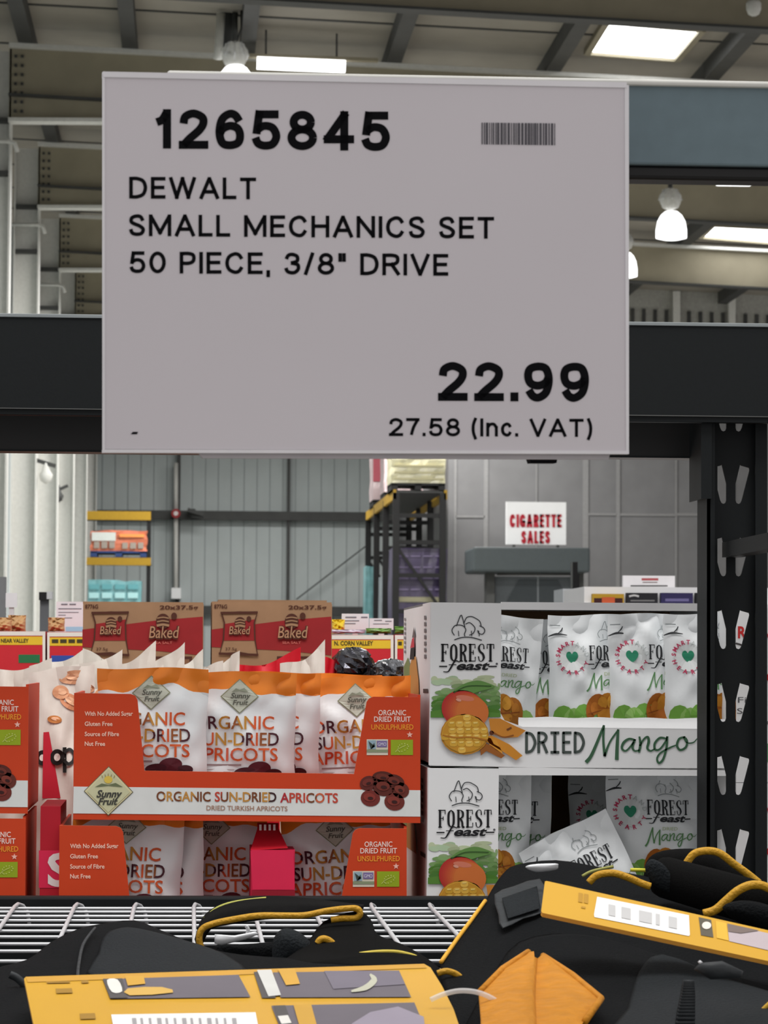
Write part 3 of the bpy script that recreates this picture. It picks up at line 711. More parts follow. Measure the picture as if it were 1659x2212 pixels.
def bagmap(s, x0, x1, yt, yb):
    def m(px, py, k=0):
        u = (px-x0)/(x1-x0); v = (yb-py)/(yb-yt)
        return s(u, v, 1)+Vector((0, -.0012-k*.0006, 0))
    return m

# ---- dried apricot pouches
def apricot_pouch(x0, x1, yt, yb, Y, label, seed=3, group='apricot pouches'):
    o = F((x0+x1)/2, yb, Y); o.y = Y+.02
    s = moved(pouch_surf((x1-x0)*Y/FPX, (yb-yt)*Y/FPX, .05, seed, crumple=1.5), o)
    t = thing('apricot_pouch', o, label, 'pouch', group)
    sp = lambda u: .86+.022*math.sin(u*8+seed)+.012*math.sin(u*21+seed*2)-.03*(abs(2*u-1)**3)
    q = MB(); sheet(q, s, 'white_film', 0, sp)
    mp = bagmap(s, x0, x1, yt, yb); dx = x0-400; dy = yt-1448
    X = lambda x: x+dx; Y_ = lambda y: y+dy
    gold, brown, plum, red = (196,140,56), (150,84,40), (74,26,38), (214,90,42)
    q.diamond(X(516), Y_(1501), 42, 37, (150,152,120), mp, 1); q.diamond(X(516), Y_(1501), 39, 34.5, (200,204,188), mp, 2)
    q.poly([(X(498),Y_(1492)),(X(508),Y_(1484)),(X(516),Y_(1487)),(X(526),Y_(1483)),(X(535),Y_(1492)),(X(516),Y_(1490))], (150,156,136), mp, 4)
    q.text('Sunny', X(496), X(538), Y_(1505), 11, (96,98,88), mp, 4, .02, .25); q.text('Fruit', X(501), X(533), Y_(1519), 10, (96,98,88), mp, 4, .02, .25)
    q.text('ORGANIC', X(412), X(592), Y_(1570), 27, gold, mp, 2, .012, mats=[red, plum, gold, brown, gold, red, red])
    q.text('SUN-DRIED', X(418), X(604), Y_(1605), 27, gold, mp, 2, .012, mats=[plum, red, gold, gold, gold, plum, red, brown, plum])
    q.text('APRICOTS', X(408), X(602), Y_(1638), 27, red, mp, 2, .012, mats=[red, (206,76,44), red, (214,96,70), (222,104,52), (206,90,50), (216,96,44), red])
    q.rect(X(432), X(520), Y_(1645), Y_(1649), (170,150,150), mp, 2)
    for k in range(3): q.rect(X(434), X(505-8*k), Y_(1656+5*k), Y_(1658+5*k), (190,176,176), mp, 2)
    for (cx, cy, rx, ry, c) in ((528,1672,24,10,(74,22,34)), (560,1665,26,16,(92,30,42)), (590,1676,20,11,(70,20,30)), (540,1690,34,12,(80,26,36))):
        q.ell(X(cx), Y_(cy-10), rx, ry, c, mp, 2, -.1)
    q.build('pouch_body', t)
    q = MB(); sheet(q, s, 'orange_film', sp, 1.0, 22, 6); q.build('top_seal', t)
    return t
L_ = 'apricot pouch in the upper orange carton'
pA = apricot_pouch(208, 448, 1446, 1738, 4.19, 'white apricot pouch nearest the plain text flap of the upper orange carton', 3)
pB = apricot_pouch(400, 640, 1454, 1745, 4.225, 'middle white apricot pouch showing its whole diamond in the upper orange carton', 5)
def place(o, dx, dy, Y0, Y1, label, rz=0, ry=0):
    p = o.location; d = Vector((dx*Y1/FPX, Y1-Y0, -dy*Y1/FPX))
    d.x += (p.x)*(Y1/Y0-1); d.z += (p.z-1.5)*(Y1/Y0-1)
    return dup(o, d, label, rot=(0, ry, rz))
place(pB, 54, -3, 4.225, 4.265, 'apricot pouch squeezed behind the middle pouch with only its last letters showing')
place(pB, 262, 2, 4.225, 4.31, 'leaning apricot pouch beside the certificate flap of the upper orange carton', 0, math.radians(-2.5))
place(pB, 190, -6, 4.225, 4.36, 'apricot pouch at the back showing just its orange seal and tan diamond', .1)
place(pB, 60, -8, 4.225, 4.40, 'apricot pouch at the very back of the upper carton with only an orange rim visible', -.1, math.radians(2))
place(pB, -248, 282, 4.225, 4.20, 'apricot pouch with folded orange tip in the lower orange carton', 0, math.radians(2))
place(pB, -186, 287, 4.225, 4.24, 'apricot pouch half turned next to the folded tip pouch in the lower carton', -.25, math.radians(-2))
place(pB, -58, 278, 4.225, 4.30, 'shadowed apricot pouch between the turned pouch and the pink carton')
place(pB, 220, 285, 4.225, 4.23, 'apricot pouch between the pink carton and the lower certificate flap', 0, math.radians(-3))

place(pA, -610, -20, 4.19, 4.22, 'apricot pouch hidden in the cut off orange carton behind its certificate flap')
place(pA, -850, -18, 4.19, 4.21, 'apricot pouch in the cut off upper carton just past the frame edge', .1)
place(pB, -856, 262, 4.225, 4.22, 'apricot pouch in the cut off lower carton just past the frame edge', -.1)
# ---- orange cartons
def apricot_carton():
    t = thing('apricot_carton', (F(533, 1700, FY).x, FY, F(533, 1774, FY).z), 'upper orange display carton of apricot pouches in the middle of the shelf', 'carton', 'orange apricot cartons')
    q = MB(); m_ = front(FY)
    cutpanel(q, [(160,1497),(282,1499),(292,1503),(297,1512),(312,1665),(765,1672),(792,1516),(797,1509),(806,1505),(908,1506),(908,1778),(158,1770)], FY, .004, 'orange_board', 'orange_edge')
    W = (226,228,226)
    q.poly([(159,1699),(908,1707),(908,1764),(158,1757)], W, m_, 1)
    q.poly([(235,1655),(288,1711),(234,1762),(181,1709)], (110,104,80), m_, 2); q.poly([(235,1657),(286,1711),(234,1760),(183,1709)], (224,214,170), m_, 3)
    q.poly([(235,1661),(281,1711),(234,1755),(188,1709)], (206,204,166), m_, 4)
    q.ell(234, 1684, 9, 8, (226,196,84), m_, 5); q.poly([(205,1700),(220,1692),(234,1695),(250,1691),(266,1700),(234,1697)], (110,118,86), m_, 5)
    for k in range(5): q.stroke([(222+k*6,1676-abs(k-2)*-2),(220+k*7,1671+abs(k-2)*2)], 1.2, (150,130,60), m_, 5, 0)
    q.text('Sunny', 208, 261, 1722, 15, (66,66,60), m_, 5, .03, .3); q.text('Fruit', 212, 252, 1738, 14, (66,66,60), m_, 5, .03, .3)
    br, pl, gd, rd = (120,66,34), (60,30,32), (196,140,64), (196,70,52)
    q.text('ORGANIC', 338, 455, 1730, 20, gd, m_, 2, .02, drop=1, mats=[br, gd, br, gd, gd, br, br])
    q.text('SUN-DRIED', 464, 597, 1731, 20, gd, m_, 2, .02, drop=1, mats=[rd, br, gd, gd, gd, br, br, gd, pl])
    q.text('APRICOTS', 605, 730, 1733, 20, rd, m_, 2, .02, drop=1, mats=[(180,40,50), rd, rd, rd, br, (206,100,64), rd, rd])
    q.text('DRIED TURKISH APRICOTS', 446, 621, 1750, 10, (170,130,110), m_, 2, .012, drop=2)
    P = (252,206,186)
    for s_, x1, yy in (('With No Added Sugar',287,1546),('Gluten Free',243,1568),('Source of Fibre',257,1590),('Nut Free',227,1611)): q.text(s_, 183, x1, yy, 9, P, m_, 1, .02)
    q.text('ORGANIC', 817, 877, 1545, 11, (246,222,212), m_, 1, .012); q.text('DRIED FRUIT', 808, 887, 1559, 11, (246,222,212), m_, 1, .012); q.text('UNSULPHURED', 802, 893, 1576, 11, (242,160,48), m_, 1, .012)
    q.poly([(885+r*math.sin(a), 1587-r*math.cos(a)) for a, r in [(i*math.pi/5, 7 if i % 2 == 0 else 3) for i in range(10)]], (246,190,176), m_, 1)
    q.rect(792, 838, 1597, 1631, (222,214,196), m_, 1); q.rect(794, 812, 1599, 1618, (150,176,190), m_, 2); q.rect(814, 836, 1600, 1614, (128,112,160), m_, 2); q.poly([(796,1601),(801,1618),(808,1604),(810,1612)], (60,70,60), m_, 3); q.text('GMO', 816, 834, 1611, 7, (230,226,240), m_, 3)
    q.rect(792, 838, 1619, 1625, (140,150,120), m_, 2)
    q.rect(844, 892, 1598, 1631, (150,170,28), m_, 1)
    for k in range(12):
        a = k*math.pi/6; q.ell(868+14*math.cos(a)*(.8+.2*math.cos(a)), 1615+8*math.sin(a)-3*math.cos(a), 1.3, 1.3, (206,214,120), m_, 2, 0, 6)
    q.stroke([(854,1624),(862,1617),(876,1610)], 1.2, (206,214,120), m_, 2)
    for (cx, cy, rx, ry, c, r_) in ((828,1680,24,14,(86,34,24),.1),(796,1692,19,16,(96,36,30),-.3),(852,1688,22,15,(90,36,28),.3),(865,1707,19,17,(104,44,34),.4),(829,1700,24,20,(92,36,28),.1),(800,1724,21,18,(116,42,36),.1),(852,1732,22,19,(112,44,36),.15)):
        q.ell(cx, cy, rx, ry, c, m_, 2, r_); q.ell(cx-2, cy-2, rx*.62, ry*.5, (c[0]+22, c[1]+10, c[2]+8), m_, 3, r_); q.ell(cx, cy, rx*.28, ry*.18, (58,20,18), m_, 4, r_)
    q.build('front_panel', t)
    q = MB(); x0, x1 = F(160, 1600, FY).x, F(908, 1600, FY).x; z0 = F(533, 1772, FY).z; z1 = F(533, 1499, FY).z; d = .30
    q.box((x0, FY+.003, z0), (x1, FY+d, z0+.004), 'orange_board'); q.box((x0, FY+d-.004, z0), (x1, FY+d, z1-.03), 'orange_board')
    for xx in (x0, x1-.004): q.box((xx, FY+.003, z0), (xx+.004, FY+d, z1), 'orange_board')
    q.build('carton_body', t)
    return t
ac = apricot_carton()
dup(ac, pxd(-28, 283, FY), 'lower orange display carton of apricot pouches resting under the middle one')
dup(ac, pxd(-843, -18, FY), 'orange carton cut by the frame edge with only its certificate flap showing')
dup(ac, pxd(-846, 264, FY), 'lower orange carton cut by the frame edge beside the pink S carton')
# pink cartons
b = MB(); m_ = front(FY+.02); b.pbox(84, 131, 1742, 2056, FY+.02, .2, (186,24,44)); b.rect(84, 131, 1837, 1918, (226,40,84), m_, 1)
b.text('S', 103, 150, 1912, 66, (240,238,236), m_, 2, .03)
tag(b.build('pink_carton', loc=F(107, 2056, FY+.02)), 'narrow pink carton with a white letter S between two orange cartons', 'carton')
t = thing('pink_carton', F(587, 2056, FY+.01), 'red and pink folded carton standing among the pouches of the lower orange carton', 'carton')
b = MB(); m_ = front(FY+.01); b.pbox(541, 637, 1836, 2056, FY+.012, .12, (226,36,80)); b.poly([(541,1838),(634,1838),(637,1922),(545,1922)], (228,38,82), m_, 1); b.rect(543, 637, 1923, 1936, (150,16,40), m_, 1); b.build('carton_body', t)
b = MB(); P = [F(541,1837,FY+.012), F(622,1832,FY+.012), F(602,1790,FY+.07), F(556,1790,FY+.07)]; K = [p+Vector((0, .004, 0)) for p in P]
b.add(P+K, [(0,1,2,3),(7,6,5,4),(0,4,5,1),(1,5,6,2),(2,6,7,3),(3,7,4,0)], (196,20,40)); b.add([], [], (196,20,40))
P = [F(556,1790,FY+.07), F(602,1790,FY+.07), F(602,1778,FY+.09), F(556,1778,FY+.09)]; K = [p+Vector((0, .004, 0)) for p in P]
b.add(P+K, [(0,1,2,3),(7,6,5,4),(0,4,5,1),(1,5,6,2),(2,6,7,3),(3,7,4,0)], (196,20,40))
m2 = front(FY+.066)
for i in range(4): b.rect(560+10*i, 565+10*i, 1781, 1796, (236,230,226), m2, 1)
b.build('gable_flap', t)

# ---- dried mango pouches
def forest(q, x0, x1, yb, cap, m, mp, k, feast=True):      # condensed serif capitals drawn stroke by stroke, with the slanted word under them
    n = 6; adv = (x1-x0)/n; w_ = adv*.72; th = adv*.24; tn = adv*.09
    def st(i, pts, wd, sm=0): q.stroke([(x0+i*adv+px*w_, yb-py*cap) for px, py in pts], wd, m, mp, k, sm)
    st(0, [(.22,0),(.22,1)], th); st(0, [(.0,1),(1,1)], tn*1.3); st(0, [(.22,.52),(.7,.52)], tn); st(0, [(1,1),(1,.78)], tn); st(0, [(.7,.62),(.7,.42)], tn); st(0, [(0,0),(.48,0)], tn*1.2)
    st(1, [(.5,1),(.14,.8),(.14,.2),(.5,0)], [tn, th, th, tn], 5); st(1, [(.5,1),(.86,.8),(.86,.2),(.5,0)], [tn, th, th, tn], 5)
    st(2, [(.22,0),(.22,1)], th); st(2, [(0,1),(.5,1),(.86,.88),(.86,.64),(.5,.52),(.3,.52)], [tn, tn, th, th, tn, tn], 4); st(2, [(.5,.5),(.78,.3),(.85,.02),(1.05,0)], th*.9, 4); st(2, [(0,0),(.48,0)], tn*1.2)
    st(3, [(.22,0),(.22,1)], th); st(3, [(0,1),(.95,1),(.95,.78)], tn*1.2); st(3, [(.22,.52),(.68,.52)], tn); st(3, [(.68,.64),(.68,.4)], tn); st(3, [(0,0),(.98,0),(.98,.24)], tn*1.2)
    st(4, [(.9,.74),(.82,.98),(.4,1),(.14,.8),(.3,.58),(.72,.42),(.88,.2),(.6,0),(.22,.02),(.08,.26)], [tn*1.5, tn, tn, th, th, th, th, tn, tn, tn*1.5], 4)
    st(5, [(.5,0),(.5,1)], th); st(5, [(0,.76),(0,1),(1,1),(1,.76)], tn*1.3); st(5, [(.25,0),(.75,0)], tn*1.2)
    if feast:
        W = x1-x0; yf = yb+cap*.52
        q.text('east', x0+W*.26, x0+W*.84, yf, cap*.50, m, mp, k, .03, .45)
        q.stroke([(x0+W*.33, yb+cap*.06), (x0+W*.25, yb+cap*.0), (x0+W*.17, yf-cap*.1), (x0+W*.12, yf+cap*.12), (x0+W*.04, yf+cap*.12)], [tn, th*.7, th*.8, th*.5, tn], m, mp, k, 5)
        q.stroke([(x0+W*.14, yf-cap*.30), (x0+W*.27, yf-cap*.30)], tn, m, mp, k, 0)
        for a, c in ((-.03, .1), (.86, 1.0)): q.stroke([(x0+W*a, yf-cap*.2), (x0+W*c, yf-cap*.2)], tn*1.6, m, mp, k, 0)
def trees(q, cx, cy, sc, m, mp, k, wd=2.0):
    T = lambda pts: [(cx+x*sc, cy+y*sc) for x, y in pts]
    q.stroke(T([(-8,-6),(-14,-28),(-16,-31),(-19,-27),(-26,-8)]), wd, m, mp, k, 3)
    q.stroke(T([(-31,12),(-36,2),(-30,-8),(-22,-10),(-12,-8),(-6,0),(-9,10),(-8,14)]), wd, m, mp, k, 4)
    q.stroke(T([(-10,-14),(-4,-26),(6,-28),(14,-25),(24,-18),(27,-8)]), wd, m, mp, k, 4)
    q.stroke(T([(-6,-12),(2,-15),(10,-9),(14,-2),(10,8),(2,12)]), wd, m, mp, k, 4)
    q.stroke(T([(24,-8),(32,-4),(35,3),(30,10),(22,8),(20,2)]), wd, m, mp, k, 4)
    for x in (-22, 6, 22): q.stroke(T([(x,3),(x+1,14)]), wd*.8, m, mp, k, 0)
    q.stroke(T([(-30,22),(-14,17),(6,17),(28,23)]), wd*1.1, m, mp, k, 4)
MANGO = [([(0,77),(12,60),(37,0)],[8,7,5]), ([(37,0),(36,32),(39,64)],[5,5,6]), ([(39,64),(50,35),(68,9)],[6,4,4]), ([(68,9),(66,40),(65,71)],[5,7,8]),
 ([(105,31),(92,28),(80,36),(76,48),(84,54),(95,44),(104,30)],[4,5,6,5,4,4,4]), ([(104,30),(99,46),(104,54),(114,52)],[5,5,4,3]), ([(114,24),(116,40),(113,56)],[4,6,5]), ([(115,42),(124,28),(132,24),(134,34),(131,48),(138,54),(146,50)],[4,4,5,6,5,4,3]),
 ([(170,27),(158,26),(147,38),(148,51),(158,50),(170,34),(174,24)],[4,5,5,5,4,4,4]), ([(174,24),(172,48),(165,72),(156,80),(152,70),(160,58),(180,47),(192,42)],[5,5,5,5,4,4,4,3]),
 ([(212,24),(200,28),(195,42),(202,52),(214,46),(217,32),(210,24),(216,36),(230,36),(238,28)],[4,5,5,5,5,4,4,3,3,2])]
def mango_word(q, x, y, sc, m, mp, k):
    for pts, wd in MANGO: q.stroke([(x+a*sc, y+c*sc) for a, c in pts], [u*sc for u in wd], m, mp, k, 5)
def mango_pouch(x0, yt, Y, label, seed, tip=0):
    x1, yb = x0+212, yt+312
    o = F((x0+x1)/2, yb, Y); o.y = Y+.02
    s = moved(pouch_surf((x1-x0)*Y/FPX, (yb-yt)*Y/FPX, .05, seed, tip, crumple=1.7), o)
    q = MB(); sheet(q, s, 'white_film', 0, 1.0, 24, 30); mp = bagmap(s, x0, x1, yt, yb)
    X = lambda x: x-1185+x0; Z = lambda y: y-1325+yt
    for i in range(8): q.ell(X(1215+22*i), Z(1548+6*math.sin(i*2)), 22, 26+9*math.sin(i*3.1), (150,196,104) if i % 2 else (120,176,70), mp, 1, n=12)
    ins = (50,52,56)
    q.stroke([(X(1186),Z(1372)),(X(1204),Z(1366)),(X(1226),Z(1368))], [1.5,5,1.5], ins, mp, 1); q.stroke([(X(1205),Z(1366)),(X(1214),Z(1358)),(X(1217),Z(1352))], [1,3,2], ins, mp, 1)
    q.rect(X(1190), X(1212), Z(1346), Z(1348), (140,146,148), mp, 1)
    q.ell(X(1235), Z(1418), 30, 32, (222,226,226), mp, 1)
    q.ring_text('SMART', X(1235), Z(1418), 32, 9, (190,50,90), mp, -82, 4, 2, .03); q.ring_text('AND', X(1235), Z(1418), 32, 9, (190,196,196), mp, 24, 78, 2); q.ring_text('HEARTY', X(1235), Z(1418), 33, 9, (190,50,90), mp, 250, 112, 2, .03, True)
    hp = [(0,13),(-10,4),(-13,-4),(-10,-11),(-4,-12),(0,-7),(4,-12),(10,-11),(13,-4),(10,4)]
    q.poly([(X(1235+a), Z(1417+c)) for a, c in hp], (44,140,106), mp, 3, 3)
    forest(q, X(1273), X(1370), Z(1423), 30, (36,38,42), mp, 2)
    trees(q, X(1322), Z(1366), .8, (150,156,158), mp, 2, 1.5)
    q.text('DRIED', X(1306), X(1340), Z(1457), 7, (176,190,140), mp, 2)
    mango_word(q, X(1266), Z(1452), .5, (92,140,88), mp, 2)
    for (cx, cy, rx, ry, c, r_) in ((1288,1532,25,36,(176,98,22),.1),(1336,1534,24,34,(172,104,24),-.1),(1312,1528,27,34,(196,126,30),0)):
        q.ell(X(cx), Z(cy), rx, ry, c, mp, 3, r_)
    for (cx, cy, rx, ry, c) in ((1300,1516,11,14,(208,140,40)),(1320,1514,10,15,(212,150,48)),(1282,1528,9,14,(190,112,30)),(1340,1526,9,14,(186,118,34)),(1300,1544,11,9,(210,144,44)),(1322,1544,11,9,(200,134,38))):
        q.ell(X(cx), Z(cy), rx, ry, c, mp, 4)
    q.stroke([(X(1268),Z(1540)),(X(1300),Z(1532)),(X(1312),Z(1536)),(X(1350),Z(1531))], 2.2, (140,70,18), mp, 5)
    return tag(q.build('mango_pouch', loc=o), label, 'pouch', 'mango pouches')
m0 = mango_pouch(1185, 1327, 4.26, 'white mango pouch third from the tall panel of the upper mango carton', 11)
m1 = mango_pouch(1315, 1325, 4.235, 'white mango pouch fourth from the tall panel of the upper mango carton', 17)
place(m0, 255, -1, 4.26, 4.21, 'white mango pouch cut off by the slotted black upright', 0)
place(m1, -372, 5, 4.235, 4.205, 'leaning white mango pouch touching the tall panel of the upper mango carton', .12, math.radians(4))
place(m0, -120, 8, 4.26, 4.32, 'mango pouch seen only as a sliver between two other pouches of the upper carton', .1)
place(m1, -10, -4, 4.235, 4.40, 'mango pouch at the back of the upper carton with only its top edge showing', 0, math.radians(3))
place(m1, -378, 338, 4.235, 4.21, 'mango pouch beside the tall panel of the lower mango carton')
place(m1, -332, 336, 4.235, 4.30, 'shaded mango pouch behind the first pouch of the lower carton', -.1)
place(m0, 42, 335, 4.26, 4.42, 'dark shaded mango pouch at the back of the lower carton')
place(m1, -4, 336, 4.235, 4.25, 'mango pouch against the upright in the lower carton')
lean = place(m1, -62, 440, 4.235, 4.185, 'mango pouch fallen askew across the front of the lower carton', 0, math.radians(-27))

def mango_carton():
    t = thing('mango_carton', (F(1240, 1650, FY).x, FY, F(1240, 1655, FY).z), 'upper white mango carton with a full ledge of green brush lettering', 'carton', 'white mango cartons')
    m_ = front(FY); q = MB()
    cutpanel(q, [(932,1301),(1083,1303),(1081,1540),(1090,1556),(1130,1570),(1350,1572),(1580,1575),(1580,1664),(1350,1662),(1100,1657),(926,1653)], FY, .004, 'white_board', 'white_board')
    trees(q, 1012, 1360, 1.0, (58,60,64), m_, 2); forest(q, 953, 1072, 1428, 36, (20,20,24), m_, 2); q.ell(1073, 1434, 2.5, 2.5, (90,90,95), m_, 2)
    G = [(138,170,104),(106,150,66),(84,132,50),(66,112,42),(92,140,60)]
    rr = random.Random(5)
    for i in range(150):
        yy = 1462+86*(i/150); tt = (yy-1462)/86; wob = 20*math.sin(i*1.7)
        cx = 938+rr.random()*140; hgt = 12*math.sin((cx-930)/28)+6
        if yy < 1474+hgt*.9 and rr.random() < .75: continue
        c0, c1 = (198,212,178), (74,120,46); f = min(1, max(0, tt*1.35+rr.uniform(-.18, .18)))
        rx = min(11+rr.random()*9, cx-931, 1081-cx)
        if rx < 3: continue
        q.ell(cx, min(yy, 1544), rx, 4+rr.random()*3, tuple(int((c0[n]+(c1[n]-c0[n])*f)/12)*12 for n in range(3)), m_, 1+i*.012, rr.uniform(-.15, .15), 12)
    q.poly([(930,1536),(960,1532),(1000,1534),(1081,1540),(1081,1549),(1000,1550),(930,1550)], G[2], m_, 3, 0)
    q.poly([(978,1496),(1000,1478),(1030,1470),(1055,1476),(1068,1484),(1040,1492),(1010,1500)], (96,140,70), m_, 5, 3); q.stroke([(980,1496),(1010,1482),(1060,1482)], 2, (50,84,36), m_, 6)
    for i in range(9):
        f = i/8; q.ell(1000+f*20, 1532+f*6, 47-f*12, 41-f*8, (int(178+f*24), int(44+f*66), int(40+f*10)), m_, 5+f*2, .25, 28)
    q.ell(1004, 1508, 20, 6, (206,120,96), m_, 7.2, .15); q.ell(990, 1512, 6, 3, (214,150,130), m_, 7.4, .3)
    for pts, c in (([(1055,1552),(1080,1552),(1112,1568),(1135,1578),(1118,1592),(1090,1594),(1060,1584)], (200,130,44)), ([(1040,1596),(1060,1588),(1100,1608),(1128,1632),(1114,1642),(1090,1626)], (206,136,40)), ([(1035,1600),(1060,1610),(1090,1632),(1082,1638),(1050,1622),(1038,1632)], (150,88,30)), ([(1048,1590),(1072,1600),(1086,1628),(1060,1614)], (216,150,50))):
        q.poly(pts, c, m_, 6)
    q.stroke([(1062,1580),(1085,1592),(1108,1588)], 3, (140,80,24), m_, 7); q.ell(1061, 1583, 5, 5, (90,44,20), m_, 7); q.stroke([(1095,1576),(1103,1572)], 4, (110,60,22), m_, 7, 0)
    q.ell(1003, 1586, 52, 44, (190,130,34), m_, 7, 0); q.ell(1003, 1585, 49, 41, (222,176,66), m_, 8, 0)
    q.ell(1003, 1585, 48, 40, (196,140,40), m_, 8.5)
    for i in range(-3, 3):
        for jj in range(-3, 3):
            cx, cy = 1003+(i+.5)*17+jj*1.2, 1585+(jj+.5)*14
            if ((cx-1003)/44)**2+((cy-1585)/36)**2 > 1: continue
            f = .5+.5*math.sin(i*2.3+jj*1.7)
            q.poly([(cx-7,cy-5.5),(cx+6.5,cy-6),(cx+7,cy+5),(cx-6.5,cy+5.5)], (int(204+f*22), int(156+f*24), int(48+f*30)), m_, 9, 3)
            q.poly([(cx-5,cy-4.5),(cx+5,cy-5),(cx+4,cy-1.5),(cx-4,cy-1)], (232,200,110), m_, 9.5, 0)
    q.stroke([(956,1588),(985,1593),(1015,1592),(1050,1598)], 3.5, (176,112,28), m_, 9.6)
    D = (70,80,76)
    def dl(x, kind):
        st = lambda pts, sm=0: q.stroke([(x+a*22, 1625-c*42) for a, c in pts], 6, D, m_, 2, sm)
        if kind == 'D': st([(.1,0),(.1,1)]); st([(.1,1),(.6,.92),(.9,.62),(.9,.38),(.6,.08),(.1,0)], 4)
        if kind == 'R': st([(.1,0),(.1,1)]); st([(.1,1),(.6,.97),(.85,.78),(.6,.55),(.1,.5)], 4); st([(.5,.5),(.9,0)])
        if kind == 'I': st([(.5,0),(.5,1)]); st([(.15,1),(.85,1)]); st([(.15,0),(.85,0)])
        if kind == 'E': st([(.15,0),(.15,1)]); st([(.15,1),(.85,1)]); st([(.15,.52),(.72,.52)]); st([(.15,0),(.85,0)])
    for i, ch in enumerate('DRIED'): dl(1135+i*26.2, ch)
    mango_word(q, 1267, 1568, 1.0, (58,98,70), m_, 2)
    q.build('front_panel', t)
    q = MB(); x0, x1 = F(929, 1480, FY).x, F(1580, 1480, FY).x; z0 = F(1240, 1656, FY).z; z1 = F(1240, 1303, FY).z; d = .52
    q.box((x0, FY+.003, z0), (x1, FY+d, z0+.004), 'white_board'); q.box((x0, FY+d-.004, z0), (x1, FY+d, z1), 'kraft')  # back panel in brown to paint in the shaded gap under the rail
    q.box((x0, FY+.003, z0), (x0+.004, FY+d, z1), 'white_board'); q.box((x1-.004, FY+.003, z0), (x1, FY+d, z1), 'white_board')
    sp = tilted(Vector((x0-.0005, FY, 0)), Vector((1, 0, 0)))
    q.poly([(873,1440),(882,1420),(888,1440),(888,1500),(873,1500)], (130,146,90), sp, 1); q.poly([(887,1440),(892,1420),(900,1418),(906,1470),(907,1500),(886,1500)], (204,146,70), sp, 2)
    q.poly([(888,1425),(890,1400),(898,1398),(897,1424)], (26,24,26), sp, 3); q.poly([(889,1400),(893,1380),(897,1376),(898,1398)], (206,60,76), sp, 3); q.poly([(892,1378),(896,1354),(899,1376)], (110,100,100), sp, 2)
    for yy in range(1330, 1420, 14): q.rect(917, 921, yy, yy+9, (120,116,118), sp, 1)
    for yy in range(1335, 1410, 10): q.rect(874, 877, yy, yy+6, (140,136,138), sp, 1)
    q.rect(915, 925, 1488, 1497, (70,66,66), sp, 1)
    q.build('carton_body', t)
    q = MB(); q.box((x0, FY+.14, z1-.003), (x1, FY+d, z1), 'white_board'); q.build('lid', t)  # lid added, cut back at the front so it shades only the rear
    q = MB(); zl = F(1240, 1318, FY).z; q.box((F(1083, 1310, FY).x, FY+.0, zl), (x1, FY+.008, z1+.001), 'white_board'); q.build('top_rail', t)
    q = MB(); mf, mb = front(FY), front(FY+.028); xs = [1120+i*(1580-1120)/30 for i in range(31)]
    vs = [mf(x, 1571+(x-1120)*.01, .5) for x in xs]+[mb(x, 1549+(x-1120)*.008+1.2*math.sin(x*.35), 0) for x in xs]; n = 31
    q.add(vs+[v+Vector((0, .003, -.003)) for v in vs], [(i, i+1, n+i+1, n+i) for i in range(n-1)]+[(2*n+n+i, 2*n+n+i+1, 2*n+i+1, 2*n+i) for i in range(n-1)], 'white_board'); q.build('folded_ledge', t)
    return t
mc = mango_carton()
dup(mc, pxd(-4, 358, FY), 'lower white mango carton behind the tool bag with a fallen pouch inside')
# white cartons beyond the upright
def rcarton(yt, yb, label):
    q = MB(); q.pbox(1590, 1860, yt, yb, FY+.05, .4, 'white_board'); m_ = front(FY+.05); dy = yt-1310
    q.text('R', 1594, 1612, 1372+dy, 24, (200,40,40), m_, 1, .03); q.text('Fi', 1594, 1612, 1512+dy, 12, (90,90,94), m_, 1); q.text('S', 1592, 1604, 1536+dy, 12, (90,90,94), m_, 1)
    q.stroke([(1590,1384+dy),(1604,1390+dy),(1606,1410+dy)], 4, (70,66,66), m_, 1); q.stroke([(1648,1372+dy),(1654,1360+dy),(1664,1380+dy)], 3, (190,90,100), m_, 1)
    q.text('K', 1650, 1672, 1470+dy, 24, (190,40,46), m_, 1, .03); q.text('x', 1648, 1664, 1560+dy, 14, (110,110,110), m_, 1); q.rect(1652, 1700, 1600+dy, 1640+dy, (120,168,130), m_, 1)
    q.build
    return tag(q.build('fruit_carton', loc=F(1725, yb, FY+.05)), label, 'carton', 'white cartons beyond the upright')
rcarton(1316, 1690, 'upper white carton with red letters seen through the slots of the upright'); rcarton(1692, 2050, 'lower white carton with red letters seen through the lowest slots of the upright')

# ---- nut bags behind the orange cartons
def nut_bag(x0, x1, yt, yb, Y, label, seed, tip, deco, rz=0):
    o = F((x0+x1)/2, yb, Y); o.z = ZF; yb_ = yb
    H = F((x0+x1)/2, yt, Y).z-ZF
    s = moved(pouch_surf((x1-x0)*Y/FPX, H, .07, seed, abs(tip), tip, 1.6), o)
    q = MB(); sheet(q, s, 'cream_film', 0, 1.0); yb2 = yt+H*FPX/Y; mp = bagmap(s, x0, x1, yt, yb2)
    if deco: deco(q, mp)
    else:
        w_ = x1-x0
        for i in range(3): q.ell(x0+w_*(.25+.25*i), yt+70+8*(i % 2), w_*.13, 22, (196,140,104), mp, 1, .4*i)
        q.rect(x0+w_*.3, x0+w_*.7, yt+110, yt+190, (196,30,60), mp, 1)
    ob = tag(q.build('nut_bag', loc=o), label, 'bag', 'white nut bags behind the orange cartons'); ob.rotation_euler.z = rz; return ob
mat('cream_film', (222,217,208), .5, noise=.04, bump=.2, scale=18)
